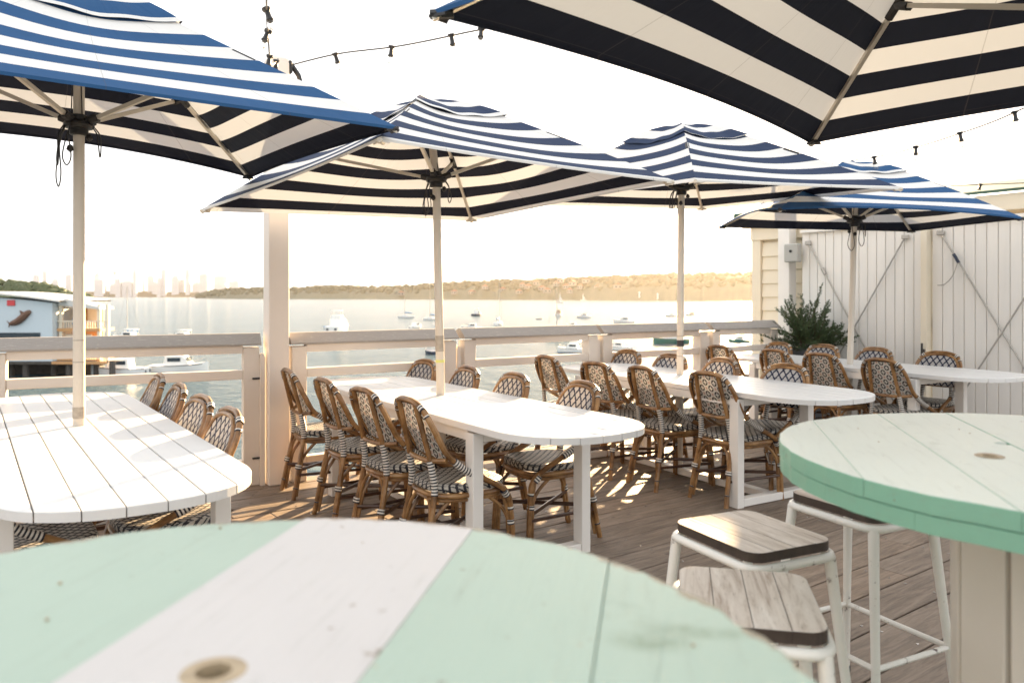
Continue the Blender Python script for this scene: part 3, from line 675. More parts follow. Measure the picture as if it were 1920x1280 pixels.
# ------------------------------------------------------------------ deck
DA = R(36.2); DU = Vector((math.cos(DA), math.sin(DA))); DN = Vector((-math.sin(DA), math.cos(DA)))
RP = Vector((-1.742, 5.717)); RU = Vector((.839, .544)); RN = Vector((-.544, .839))          # main railing line
QP = Vector((-1.89, 5.70)); QU = Vector((.903, .430)); QN = Vector((-.430, .903))            # railing left of the tall post
deck = thing('deck', '', '', (0, 0, 0)); del deck['label']; del deck['category']; struct(deck)
BW = .213; gap = .010
def deckclip(poly, which):
    if which == 0: poly = clip(poly, RN.x, RN.y, RN.dot(RP) + .08); poly = clip(poly, -1, 0, 1.80)
    elif which == 1: poly = clip(poly, QN.x, QN.y, QN.dot(QP) + .08); poly = clip(poly, 1, 0, -1.80)
    return poly
edge_c = RN.dot(RP)
for r_ in range(-9, 36):
    c0 = r_ * BW; a = -7.5 + rng.uniform(0, 2.2)
    while a < 9.5:
        L = rng.uniform(3.2, 5.2); a1 = min(a + L, 9.8)
        q = [(a + .002, c0 + gap / 2), (a1 - .002, c0 + gap / 2), (a1 - .002, c0 + BW - gap / 2), (a + .002, c0 + BW - gap / 2)]
        wq = [tuple(DU * p[0] + DN * p[1]) for p in q]
        near = max(RN.dot(Vector(p)) for p in wq) > edge_c - .2 or max(QN.dot(Vector(p)) for p in wq) > QN.dot(QP) - .1
        for wh in ((0, 1) if near else (2,)):
            pl = deckclip(wq, wh)
            if len(pl) < 3: continue
            ar = abs(sum(pl[i][0] * pl[(i + 1) % len(pl)][1] - pl[(i + 1) % len(pl)][0] * pl[i][1] for i in range(len(pl)))) / 2
            cy = sum(p[1] for p in pl) / len(pl); cx = sum(p[0] for p in pl) / len(pl)
            if ar < .01 or cy < -2.2 or cx > 8 or cx < -6: continue
            o0 = DU * (a + L / 2) + DN * (c0 + BW / 2)
            lp = [((Vector(p) - o0).dot(DU), (Vector(p) - o0).dot(DN)) for p in pl]
            m = MB(); prism(m, lp, -.035, 0, .003)
            m.build('board', M['deck'], deck, (o0.x, o0.y, rng.uniform(-.0012, .0012)), (0, 0, DA))
        a = a1
m = MB()
for r_ in range(4, 36):
    for j in range(-6, 14):
        for s in (-1, 1):
            p = DU * (j * .62 + rng.uniform(-.012, .012)) + DN * (r_ * BW + BW / 2 + s * .066 + rng.uniform(-.008, .008))
            if p.y < 1.6 or RN.dot(p) > edge_c or abs(p.x) > p.y * .72 + .4 or rng.random() < .2: continue
            lathe(m, [(.0065, .0005), (.0065, .0032), (.003, .0036)], 7, Matrix.Translation((p.x, p.y, 0)))
o = m.build('deck_screw', M['screw'], deck); o['kind'] = 'stuff'
# joists and edge beam under the boards
m = MB(); P0 = RP + RN * .10 - RU * .1; P1 = RP + RN * .10 + RU * 8
box(m, ((P1 - P0).length / 2, -.06, -.16), ((P1 - P0).length, .05, .24), along((P0.x, P0.y, 0), (P1.x, P1.y, 0)))
P2 = QP + QN * .10 - QU * 5; P3 = QP + QN * .10 + QU * .1
box(m, ((P3 - P2).length / 2, -.06, -.16), ((P3 - P2).length, .05, .24), along((P2.x, P2.y, 0), (P3.x, P3.y, 0)))
struct(m.build('deck_edge_beam', M['rail_paint']))
m = MB()
for j in range(-12, 18):
    p0 = DU * (j * .62) + DN * -2.2; e = (edge_c - RN.dot(p0)) / RN.dot(DN) - .1
    e2 = (QN.dot(QP) - QN.dot(p0)) / QN.dot(DN) - .1
    e = max(e, e2) if (p0 + DN * e).x < -1.8 else e
    p1 = p0 + DN * e
    box(m, (e / 2, 0, -.135), (e, .05, .19), along((p0.x, p0.y, 0), (p1.x, p1.y, 0)))
o = m.build('deck_joist', M['wharf']); o['kind'] = 'structure'

# ------------------------------------------------------------------ railings
def railing(label, P, U, s0, s1, stake=None):
    p = P + U * s0; q = P + U * s1; L = (q - p).length
    t = thing('railing', label, 'railing', (p.x, p.y, 0), math.atan2(U.y, U.x), 'railing sections along the water edge')
    for x in (.056, L - .056):
        m = MB(); box(m, (x, 0, .503), (.112, .11, 1.006), ch=.004); m.build('post', M['rail_paint'], t)
    m = MB(); pr = [(-.082, 1.022), (.075, 1.022), (.075, 1.088), (.03, 1.108), (.005, 1.106), (-.082, 1.034)]
    vs = [(-.012, y, z) for y, z in pr] + [(L + .012, y, z) for y, z in pr]; n = len(pr)
    fs = [tuple(range(n))[::-1], tuple(range(n, 2 * n))] + [(i, (i + 1) % n, n + (i + 1) % n, n + i) for i in range(n)]
    m.add(vs, [f[::-1] for f in fs]); m.build('cap', M['cap_grey'], t)
    m = MB(); box(m, (L / 2, -.01, .992), (L - .226, .07, .058), ch=.003); m.build('top_rail', M['rail_paint'], t)
    m = MB(); box(m, (L / 2, -.01, .808), (L - .226, .075, .066), ch=.004); m.build('middle_rail', M['rail_paint'], t)
    m = MB(); box(m, (L / 2, -.01, .148), (L - .226, .075, .07), ch=.004); m.build('bottom_rail', M['rail_paint'], t)
    return t
railing('grey-capped railing section left of the tall post, behind the leftmost table', QP, QU, -1.66, .02)
railing('grey-capped railing section off to the far left of the deck', QP, QU, -3.4, -1.74)
railing('grey-capped railing section just right of the tall post', RP, RU, .10, 1.486)
railing('second grey-capped railing section right of the tall post', RP, RU, 1.564, 3.013)
railing('railing section crossed by the third umbrella pole', RP, RU, 3.079, 4.49)
railing('rightmost railing section ending behind the potted juniper', RP, RU, 4.57, 5.62)
for s, lb in ((-.105, 'on the left face of the tall post'), (1.525, 'in the gap right of the second umbrella pole'), (3.046, 'in the gap between the third and fourth railings'), (4.53, 'in the gap right of the third umbrella pole')):
    p = RP + RU * s
    t = thing('slim_stake', 'slim pale stake with a rounded top ' + lb, 'stake', (p.x, p.y, 0), math.atan2(RU.y, RU.x), 'slim stakes in the railing gaps')
    part('shaft', M['rail_paint'], t, lambda m: prism(m, [(-.016, 0), (.016, 0), (.016, .93), (.010, .955), (0, .965), (-.010, .955), (-.016, .93)], -.025, .025, M=Matrix.Rotation(PI / 2, 4, 'X')))
    for z in (.2, .78): part('clip', M['black'], t, lambda m: box(m, (-.03, 0, z), (.075, .012, .012)))
p = RP + RU * .0
t = thing('tall_post', 'tall pale timber post rising between the left umbrellas', 'post', (p.x, p.y, 0), math.atan2(RU.y, RU.x))
part('shaft', M['post_paint'], t, lambda m: box(m, (0, 0, 1.55), (.15, .15, 3.10), ch=.006))
part('post_cap', M['post_paint'], t, lambda m: prism(m, [(-.07, -.07), (.07, -.07), (.07, .07), (-.07, .07)], 3.10, 3.14, .02))
part('bracket', M['black'], t, lambda m: [box(m, (.085, -.03, 3.07), (.03, .09, .10), ch=.01), tube(m, [(.10, -.03, 3.10), (.15, -.05, 3.02), (.17, -.06, 2.94)], .02, 6)])

# ------------------------------------------------------------------ gates, cream buildings
WA = math.atan2(-.8025, .5967); W0 = Vector((3.327, 9.27)); WU = Vector((.5967, -.8025)); WN = Vector((-.8025, -.5967))   # WN faces the deck
def gate(label, t0, t1):
    p = W0 + WU * t0; L = t1 - t0
    t = thing('barn_gate', label, 'gate', (p.x, p.y, 0), WA, 'white boarded gates')
    n = round(L / .1); w = L / n
    for k in range(n):
        m = MB(); box(m, (w * (k + .5), 0, 1.085), (w - .006, .03, 2.07), ch=.004); m.build('board', M['gate_white'], t)
    part('top_frame', M['gate_white'], t, lambda m: box(m, (L / 2, -.022, 2.135), (L, .08, .035), ch=.004))
    part('back_frame', M['gate_white'], t, lambda m: [box(m, (L / 2, .03, z), (L, .028, .12)) for z in (.15, 1.1, 2.0)])
    return t
def brace(gt, a, b, nm='wire_brace'):
    m = MB(); P = [Vector(a).lerp(Vector(b), k / 40) for k in range(41)]
    tube(m, [(p[0], p[1] - .004 * (i % 2), p[2]) for i, p in enumerate(P)], .0085, 6); m.build(nm, M['galv'], gt)
    for q in (a, b):
        m = MB(); box(m, q, (.075, .03, .045), ch=.006); m.build('bracket', M['galv'], gt)
g1 = gate('white boarded gate behind the potted juniper, between the two posts', .175, 1.577)
brace(g1, (.10, -.045, 2.0), (1.23, -.045, .05)); brace(g1, (1.23, -.05, 2.0), (.10, -.05, .05))
part('turnbuckle', M['galv'], g1, lambda m: tube(m, [(.28, -.05, 1.70), (.32, -.05, 1.63)], .02, 8))
g2 = gate('white boarded gate at the far right of the deck', 1.66, 3.2)
brace(g2, (.10, -.045, 2.02), (1.23, -.045, .05)); brace(g2, (1.23, -.05, 2.02), (.10, -.05, .05))
part('turnbuckle', M['navy_hull'], g2, lambda m: tube(m, [(.225, -.05, 1.80), (.275, -.05, 1.71)], .016, 8))
part('loose_wire', M['galv'], g2, lambda m: tube(m, spline([(.26, -.05, 1.70), (.22, -.06, 1.58), (.14, -.05, 1.5), (.07, -.05, 1.49)], 5), .005, 5))
def gpost(label, tt, w, h, mat, off=.0):
    p = W0 + WU * tt + WN * off
    t = thing('gate_post', label, 'post', (p.x, p.y, 0), WA); part('shaft', M[mat], t, lambda m: box(m, (0, 0, h / 2), (w, .15, h), ch=.005)); return t
gpost('white square post left of the gates carrying a grey box', -.02, .15, 2.9, 'white_wood', .02)
gp = gpost('slim cream post between the two white gates', 1.618, .062, 2.16, 'cream', .03)
part('bolt', M['dark_steel'], gp, lambda m: [box(m, (0, -.09, .72), (.035, .03, .24), ch=.006), tube(m, [(0, -.11, .6), (0, -.11, .9)], .01, 6)])
p = W0 + WU * .13 + WN * .13
t = thing('junction_box', 'grey box with a dark round lock fixed to the white post', 'box', (p.x, p.y, 1.885), WA)
part('case', M['grey_box'], t, lambda m: box(m, (0, 0, 0), (.18, .10, .215), ch=.012)); part('lock', M['black'], t, lambda m: lathe(m, [(.016, 0), (.016, .012), (.006, .016)], 12, Matrix.Translation((.005, -.05, .02)) @ Matrix.Rotation(PI / 2, 4, 'X')))
# weatherboarded hut behind the railing end
p = W0 - WU * .66 - WN * .16
t = thing('weatherboard_hut', 'cream weatherboard hut beyond the end of the railing', 'building', (p.x, p.y, 0), WA)
part('wall', M['cream'], t, lambda m: box(m, (.75, .62, .2), (1.42, 1.1, 4.4)))
for k in range(25):
    z = -1.6 + k * .17
    if z > 2.05: break
    m = MB(); box(m, (.79, .045, z), (1.30, .024, .176), Matrix.Translation((0, 0, z)) @ Matrix.Rotation(R(-7.5), 4, 'X') @ Matrix.Translation((0, 0, -z)), ch=.003); m.build('weatherboard', M['cream'], t)
part('corner_board', M['cream'], t, lambda m: box(m, (.07, .03, .2), (.13, .06, 4.2), ch=.004))
part('frieze', M['cream'], t, lambda m: [box(m, (.75, .02, 2.17), (1.5, .075, .17), ch=.004), box(m, (.72, .0, 2.27), (1.64, .14, .05), ch=.004)])
part('roof', M['green_roof'], t, lambda m: prism(m, [(-.18, -.12), (1.6, -.12), (1.6, 1.3), (-.18, 1.3)], 2.36, 2.44, .01))
part('eave', M['cream'], t, lambda m: box(m, (.72, .55, 2.325), (1.7, 1.2, .06)))
# low building behind the gates
p = W0 - WU * .3 - WN * 1.75
t = thing('gate_building', 'cream building with a green-edged roof behind the gates', 'building', (p.x, p.y, .13), WA)
part('wall', M['cream'], t, lambda m: box(m, (4, 1.6, 1.0), (7.4, 2.8, 2.6)))
part('fascia', M['cream'], t, lambda m: [box(m, (4, -.1, 2.33), (8, .04, .19), ch=.004), box(m, (4, .08, 2.25), (8, .34, .03))])
part('roof', M['green_roof'], t, lambda m: prism(m, [(-.16, 2.44), (3.3, 3.0), (3.3, 3.04), (-.16, 2.475)], -.05, 8.1, M=Matrix.Rotation(PI / 2, 4, 'Z') @ Matrix.Rotation(PI / 2, 4, 'X')))

# juniper in its box
p = (3.30, 8.60)
t = thing('planter', 'dark grey box planter in front of the white gate', 'planter', (*p, 0), WA)
part('box', M['planter'], t, lambda m: [box(m, (0, y, .4), (.30, .02, .8), ch=.003) for y in (-.14, .14)] + [box(m, (x, 0, .4), (.02, .26, .8), ch=.003) for x in (-.14, .14)])
part('soil', M['wharf'], t, lambda m: box(m, (0, 0, .74), (.258, .258, .04)))
t = thing('juniper_bush', 'bushy dark green juniper in the dark grey planter', 'plant', (*p, .74), 0)
r = random.Random(4); m = MB(); st = MB()
def tuft(c, d, L, n):
    for q in range(n):
        u = q / n; p = c + d * (L * u)
        dd = (d * .9 + Vector((r.uniform(-1, 1), r.uniform(-1, 1), r.uniform(-.7, 1)))).normalized(); sw = dd.cross(Vector((r.uniform(-1, 1), r.uniform(-1, 1), r.uniform(-1, 1)))).normalized()
        ll = r.uniform(.016, .030) * (1.15 - .5 * u); ww = ll * .2
        m.add([p - sw * ww, p + dd * ll * .5 + sw * ww, p + dd * ll, p + dd * ll * .4 - sw * ww], [(0, 1, 2, 3)])
for k in range(95):
    az = r.uniform(0, 2 * PI); el = r.uniform(.0, 1.25) if k > 30 else r.uniform(-.25, .45)
    d = Vector((math.cos(az) * math.cos(el), math.sin(az) * math.cos(el), math.sin(el) * 1.0)); L = r.uniform(.29, .44) + (.16 if r.random() > .86 else 0)
    base = Vector((r.uniform(-.08, .08), r.uniform(-.08, .08), r.uniform(.02, .16)))
    P = [base + d * (L * s_) + Vector((0, 0, .07 * s_ * s_)) for s_ in (0, .33, .66, 1)]
    tube(st, P, [.006, .0045, .003, .0015], 4, cap=False)
    for q in range(20):
        u = .22 + .78 * q / 19; i = min(2, int(u * 3)); c = P[i].lerp(P[i + 1], u * 3 - i)
        bd = (d * 1.1 + Vector((r.uniform(-1, 1), r.uniform(-1, 1), r.uniform(-.3, 1.2)))).normalized()
        tuft(c, bd, r.uniform(.05, .10) * (1.2 - .6 * u), 15)
o = m.build('foliage', M['juniper'], t); o['kind'] = 'stuff'
o = st.build('twigs', M['dark_rattan'], t); o['kind'] = 'stuff'

# ------------------------------------------------------------------ dining tables
def outline(u, a, vn, vf):
    k = min(1, abs(u) / a); e = (1 - k ** 2.4) ** (1 / 2.4); return vn + .42 * (1 - e), vf - .42 * (1 - e)
TB = {}
def dining_table(key, label, c, ang, vn, vf, legs, half=.405, nr=7):
    t = thing('dining_table', label, 'table', (c[0], c[1], 0), R(ang), 'white slatted dining tables')
    w = 2 * half / nr
    for k in range(nr):
        u0 = -half + k * w + .0022; u1 = -half + (k + 1) * w - .0022; lo = []; hi = []
        ns = 7 if k in (0, nr - 1) else 4
        for i in range(ns):
            f_ = i / (ns - 1)
            if k == 0: f_ = f_ ** 2
            if k == nr - 1: f_ = 1 - (1 - f_) ** 2
            u = u0 + (u1 - u0) * f_; a, b = outline(u, half, vn, vf); lo.append((u, a)); hi.append((u, b))
        m = MB(); prism(m, lo + hi[::-1], .722, .755, .0035); m.build('plank', M['table_white'], t, (0, 0, rng.uniform(-.0008, .0008)))
    ul, ur = legs; va, vb = vn + .62, vf - .5
    for v in (va, vb):
        for u in (ul, ur): part('leg', M['white_wood'], t, lambda m: box(m, (u, v, .355), (.06, .075, .71), ch=.003))
        part('foot_rail', M['white_wood'], t, lambda m: box(m, ((ul + ur) / 2, v, .030), (ur - ul - .064, .07, .05), ch=.003))
        part('cross_rail', M['white_wood'], t, lambda m: box(m, ((ul + ur) / 2, v, .69), (ur - ul - .064, .07, .055), ch=.003))
    part('floor_beam', M['white_wood'], t, lambda m: box(m, ((ul + ur) / 2, (va + vb) / 2, .030), (.07, vb - va - .074, .046), ch=.003))
    part('apron', M['white_wood'], t, lambda m: [box(m, (u, (va + vb) / 2, .692), (.03, vb - va - .08, .052)) for u in (ul, ur)])
    a = R(ang); TB[key] = (Vector(c), Vector((math.cos(a), math.sin(a))), Vector((-math.sin(a), math.cos(a))), a); return t
dining_table('T1', 'leftmost white slatted table with the pale umbrella pole rising through it', (-2.097, 3.745), 35.3, -1.725, 1.5, (-.345, .375))
dining_table('T2', 'white slatted table in the middle with one end rounded towards the camera', (-.475, 4.873), 34, -1.665, 1.33, (-.355, .325), half=.395)
dining_table('T3', 'third white table from the left with its rounded end behind the mint table', (1.30, 6.10), 31, -1.60, 1.25, (-.39, .30))
dining_table('T4', 'farthest white table alongside the white boarded gates', (3.10, 7.30), 31, -1.58, 1.2, (-.39, .30))

# ------------------------------------------------------------------ rattan bistro chair
def side_path(s):
    """half hoop: back of the seat side up to the top of the back"""
    return [(.205, .196 * s, .355), (.165, .207 * s, .415), (.06, .214 * s, .475), (-.06, .213 * s, .535), (-.150, .207 * s, .615), (-.197, .201 * s, .70), (-.232, .187 * s, .775), (-.256, .146 * s, .838), (-.266, .076 * s, .864)]
def hoop(dx=0, dz=0, sc=1.0):
    a = [(x + dx, y * sc, z + dz) for x, y, z in side_path(1)]; b = [(x + dx, y * sc, z + dz) for x, y, z in side_path(-1)]
    return a + [(-.269 + dx, 0, .868 + dz)] + b[::-1]
def back_x(z): # lean of the back at height z
    zz = [.475, .535, .615, .70, .775, .838, .868]; xx = [.06 - .12, -.06 - .06, -.150, -.197, -.232, -.256, -.269]
    for i in range(6):
        if z <= zz[i + 1]: return xx[i] + (xx[i + 1] - xx[i]) * (z - zz[i]) / (zz[i + 1] - zz[i])
    return xx[-1]
def back_w(z):
    zz = [.535, .615, .70, .775, .838, .862, .868]; yy = [.213, .207, .201, .187, .146, .076, .01]
    if z <= zz[0]: return yy[0]
    for i in range(6):
        if z <= zz[i + 1]: return yy[i] + (yy[i + 1] - yy[i]) * (z - zz[i]) / (zz[i + 1] - zz[i])
    return .01
def make_chair():
    t = thing('bistro_chair', 'x', 'chair', (0, 0, 0), 0, 'patterned rattan bistro chairs')
    RT = M['rattan']
    # hoop of the back: two canes with a dark binding line between them
    part('back_hoop', RT, t, lambda m: tube(m, spline(hoop(), 4), .0145, 8))
    part('inner_hoop', RT, t, lambda m: tube(m, spline(hoop(.022, -.018, .94)[1:-1], 4), .0105, 7))
    part('hoop_binding', M['black'], t, lambda m: tube(m, spline(hoop(.006, -.013, .965)[1:-1], 4), .0075, 5))
    for s in (-1, 1):
        part('leg', RT, t, lambda m: (tube(m, spline([(.232, .205 * s, 0), (.226, .201 * s, .12), (.216, .197 * s, .27), (.205, .196 * s, .36), (.165, .207 * s, .417)], 4), [.0155] * 17, 8), tube(m, spline([(.206, .197 * s, .015), (.203, .194 * s, .16), (.196, .189 * s, .30), (.17, .18 * s, .40)], 3), .011, 6)))
        part('leg', RT, t, lambda m: (tube(m, spline([(-.262, .165 * s, 0), (-.225, .152 * s, .2), (-.186, .140 * s, .40), (-.183, .132 * s, .47), (-.20, .122 * s, .58), (-.235, .110 * s, .72), (-.268, .098 * s, .852)], 5), [.0155] * 18 + [.0145] * 13, 8), tube(m, spline([(-.240, .150 * s, .02), (-.206, .138 * s, .2), (-.180, .13 * s, .29), (-.06, .16 * s, .425)], 3), .0105, 6)))
        part('wrapping', M['binding'], t, lambda m: tube(m, spline([(-.1835, .1385 * s, .405), (-.183, .132 * s, .47), (-.20, .122 * s, .575)], 6), .0178, 10))
        part('arm_wrapping', M['binding'], t, lambda m: tube(m, spline(side_path(s)[1:5], 6)[8:16], .0185, 10))
    part('back_rail', RT, t, lambda m: tube(m, spline([(-.150, .200, .585), (-.196, .115, .575), (-.205, 0, .572), (-.196, -.115, .575), (-.150, -.200, .585)], 5), .0125, 8))
    # arch under the rear of the seat
    part('arch_brace', RT, t, lambda m: tube(m, spline([(-.218, -.146, .21), (-.196, -.115, .33), (-.182, -.055, .39), (-.18, 0, .40), (-.182, .055, .39), (-.196, .115, .33), (-.218, .146, .21)], 4), .0095, 7))
    for s in (-1, 1):
        part('side_brace', RT, t, lambda m: tube(m, spline([(.21, .192 * s, .22), (.17, .19 * s, .31), (.08, .185 * s, .385), (.0, .18 * s, .415)], 4), .0095, 7))
    part('stretcher', M['dark_rattan'], t, lambda m: (tube(m, [(-.232, .153, .185), (.215, -.197, .185)], .0115, 7)))
    part('stretcher', M['dark_rattan'], t, lambda m: (tube(m, [(-.232, -.153, .195), (.215, .197, .195)], .0115, 7)))
    for s in (-1, 1): part('side_stretcher', M['dark_rattan'], t, lambda m: tube(m, [(-.235, .155 * s, .165), (.222, .199 * s, .165)], .010, 7))
    m = MB()
    for s in (-1, 1):
        for (P0, P1, rr) in (((-.229, .154 * s, .205), (-.222, .152 * s, .235), .021), ((.214, .196 * s, .225), (.212, .196 * s, .25), .021), ((.213, .1965 * s, .30), (.211, .1965 * s, .315), .018), ((-.254, .158 * s, .828), (-.260, .136 * s, .846), .0175), ((-.241, .178 * s, .795), (-.245, .172 * s, .805), .0165), ((-.249, .161 * s, .075), (-.247, .160 * s, .083), .0172), ((.19, .20 * s, .375), (.165, .207 * s, .405), .02)):
            tube(m, [P0, P1], rr, 9)
    o = m.build('ring_binding', M['binding'], t); o['kind'] = 'stuff'
    # woven back panel with thickness and a gentle curve
    nz, ny = 14, 14; vs = []; 
    for side, off in ((0, .006), (1, -.004)):
        for i in range(nz + 1):
            z = .578 + (.852 - .578) * i / nz; w = back_w(z) - .012
            for j in range(ny + 1):
                y = w * (2 * j / ny - 1); x = back_x(z) - .022 * (1 - (y / .21) ** 2) * (1 - .4 * i / nz) + off + .016
                vs.append((x, y, z))
    fs = []; uv = []; ms = []; N_ = (nz + 1) * (ny + 1)
    for side in (0, 1):
        for i in range(nz):
            for j in range(ny):
                a = side * N_ + i * (ny + 1) + j; q = (a, a + 1, a + ny + 2, a + ny + 1)
                if side: q = q[::-1]
                fs.append(q); uv.append([(vs[k][1], vs[k][2]) for k in q]); ms.append(side)
    rim = [i * (ny + 1) for i in range(nz + 1)] + [nz * (ny + 1) + j for j in range(1, ny + 1)] + [i * (ny + 1) + ny for i in range(nz - 1, -1, -1)] + [j for j in range(ny - 1, 0, -1)]
    for k in range(len(rim)):
        a, b = rim[k], rim[(k + 1) % len(rim)]; fs.append((a, a + N_, b + N_, b)); uv.append([(vs[q][1], vs[q][2]) for q in fs[-1]]); ms.append(0)
    m = MB(); m.add(vs, fs, uv, ms, True); m.build('woven_back', [M['weave_front'], M['weave_back']], t)
    # seat: crowned woven pad on a cane ring
    def ring(sc, z, n=36):
        out = []
        for k in range(n):
            a = 2 * PI * k / n; ca, sa = math.cos(a), math.sin(a); e = 2 / 3.2
            x = .21 * abs(ca) ** e * (1 if ca > 0 else -1); y = (.205 + .012 * ca) * abs(sa) ** e * (1 if sa > 0 else -1)
            out.append((x * sc + .01, y * sc, z))
        return out
    prof = [(.90, .418), (.985, .422), (1.005, .437), (.985, .452), (.90, .4595), (.7, .4575), (.4, .4535), (0.0, .452)]
    vs = []; fs = []; uv = []
    for s_, z in prof: vs += ring(max(s_, .001), z)
    for i in range(len(prof) - 1):
        for k in range(36):
            k2 = (k + 1) % 36; q = (i * 36 + k, i * 36 + k2, (i + 1) * 36 + k2, (i + 1) * 36 + k); fs.append(q)
            uv.append([(vs[p_][0] + (vs[p_][2] if i < 3 else 0), vs[p_][1] + (vs[p_][2] * .7 if i < 3 else 0)) for p_ in q])
    m = MB(); m.add(vs, fs, uv, 0, True); m.build('seat', M['weave_seat'], t, flat_angle=80)
    part('seat_ring', RT, t, lambda m: tube(m, ring(.97, .404), .0135, 8, closed=True))
    part('seat_ring', RT, t, lambda m: tube(m, ring(.93, .380), .009, 6, closed=True))
    return t
proto = make_chair(); used = [False]
def chair(key, side, ub, v, label, jit=None):
    c, U, V_, a = TB[key]
    u = ub + .268 if side < 0 else ub - .268
    p = c + U * u + V_ * v; rz = a + (0 if side < 0 else PI) + R(rng.uniform(-6, 6) if jit is None else jit); p = p + U * rng.uniform(-.015, .015)
    if not used[0]:
        used[0] = True; proto.location = (p.x, p.y, 0); proto.rotation_euler = (0, 0, rz); proto['label'] = label; return proto
    return copy_tree(proto, (p.x, p.y, 0), rz, label)
ORD = ['chair nearest the railing', 'second chair from the railing', 'third chair from the railing', 'chair nearest the rounded end']
TR = {'T1': 'of the leftmost table', 'T2': 'of the big middle table', 'T3': 'of the third table from left', 'T4': 'of the table beside the gates'}
ROWS = [('T2', -1, [(-.635, 1.0), (-.64, .29), (-.645, -.30), (-.61, -.84)], 'left side'),
        ('T2', 1, [(.545, 1.15), (.515, .48), (.525, -.10), (.58, -.72)], 'right side'),
        ('T3', -1, [(-.628, .93), (-.655, .22), (-.575, -.27), (-.49, -.80)], 'left side'),
        ('T3', 1, [(.44, 1.10), (.45, .50), (.48, -.02), (.463, -.71)], 'right side'),
        ('T4', -1, [(-.535, 1.05), (-.50, .37), (-.54, -.17), (-.64, -.83)], 'left side'),
        ('T4', 1, [(.474, 1.10), (.56, .58), (.566, .01), (.57, -.657)], 'right side'),
        ('T1', 1, [(.60, 1.146), (.566, .477), (.535, -.17), (.535, -.70)], 'right side')]
for key, side, L, sn in ROWS:
    for k, (ub, v) in enumerate(L):
        chair(key, side, ub, v, 'rattan bistro ' + ORD[k] + ', ' + sn + ' ' + TR[key])
chair('T1', -1, -.50, -.74, 'rattan bistro chair half out of view, tucked under the left side of leftmost table')

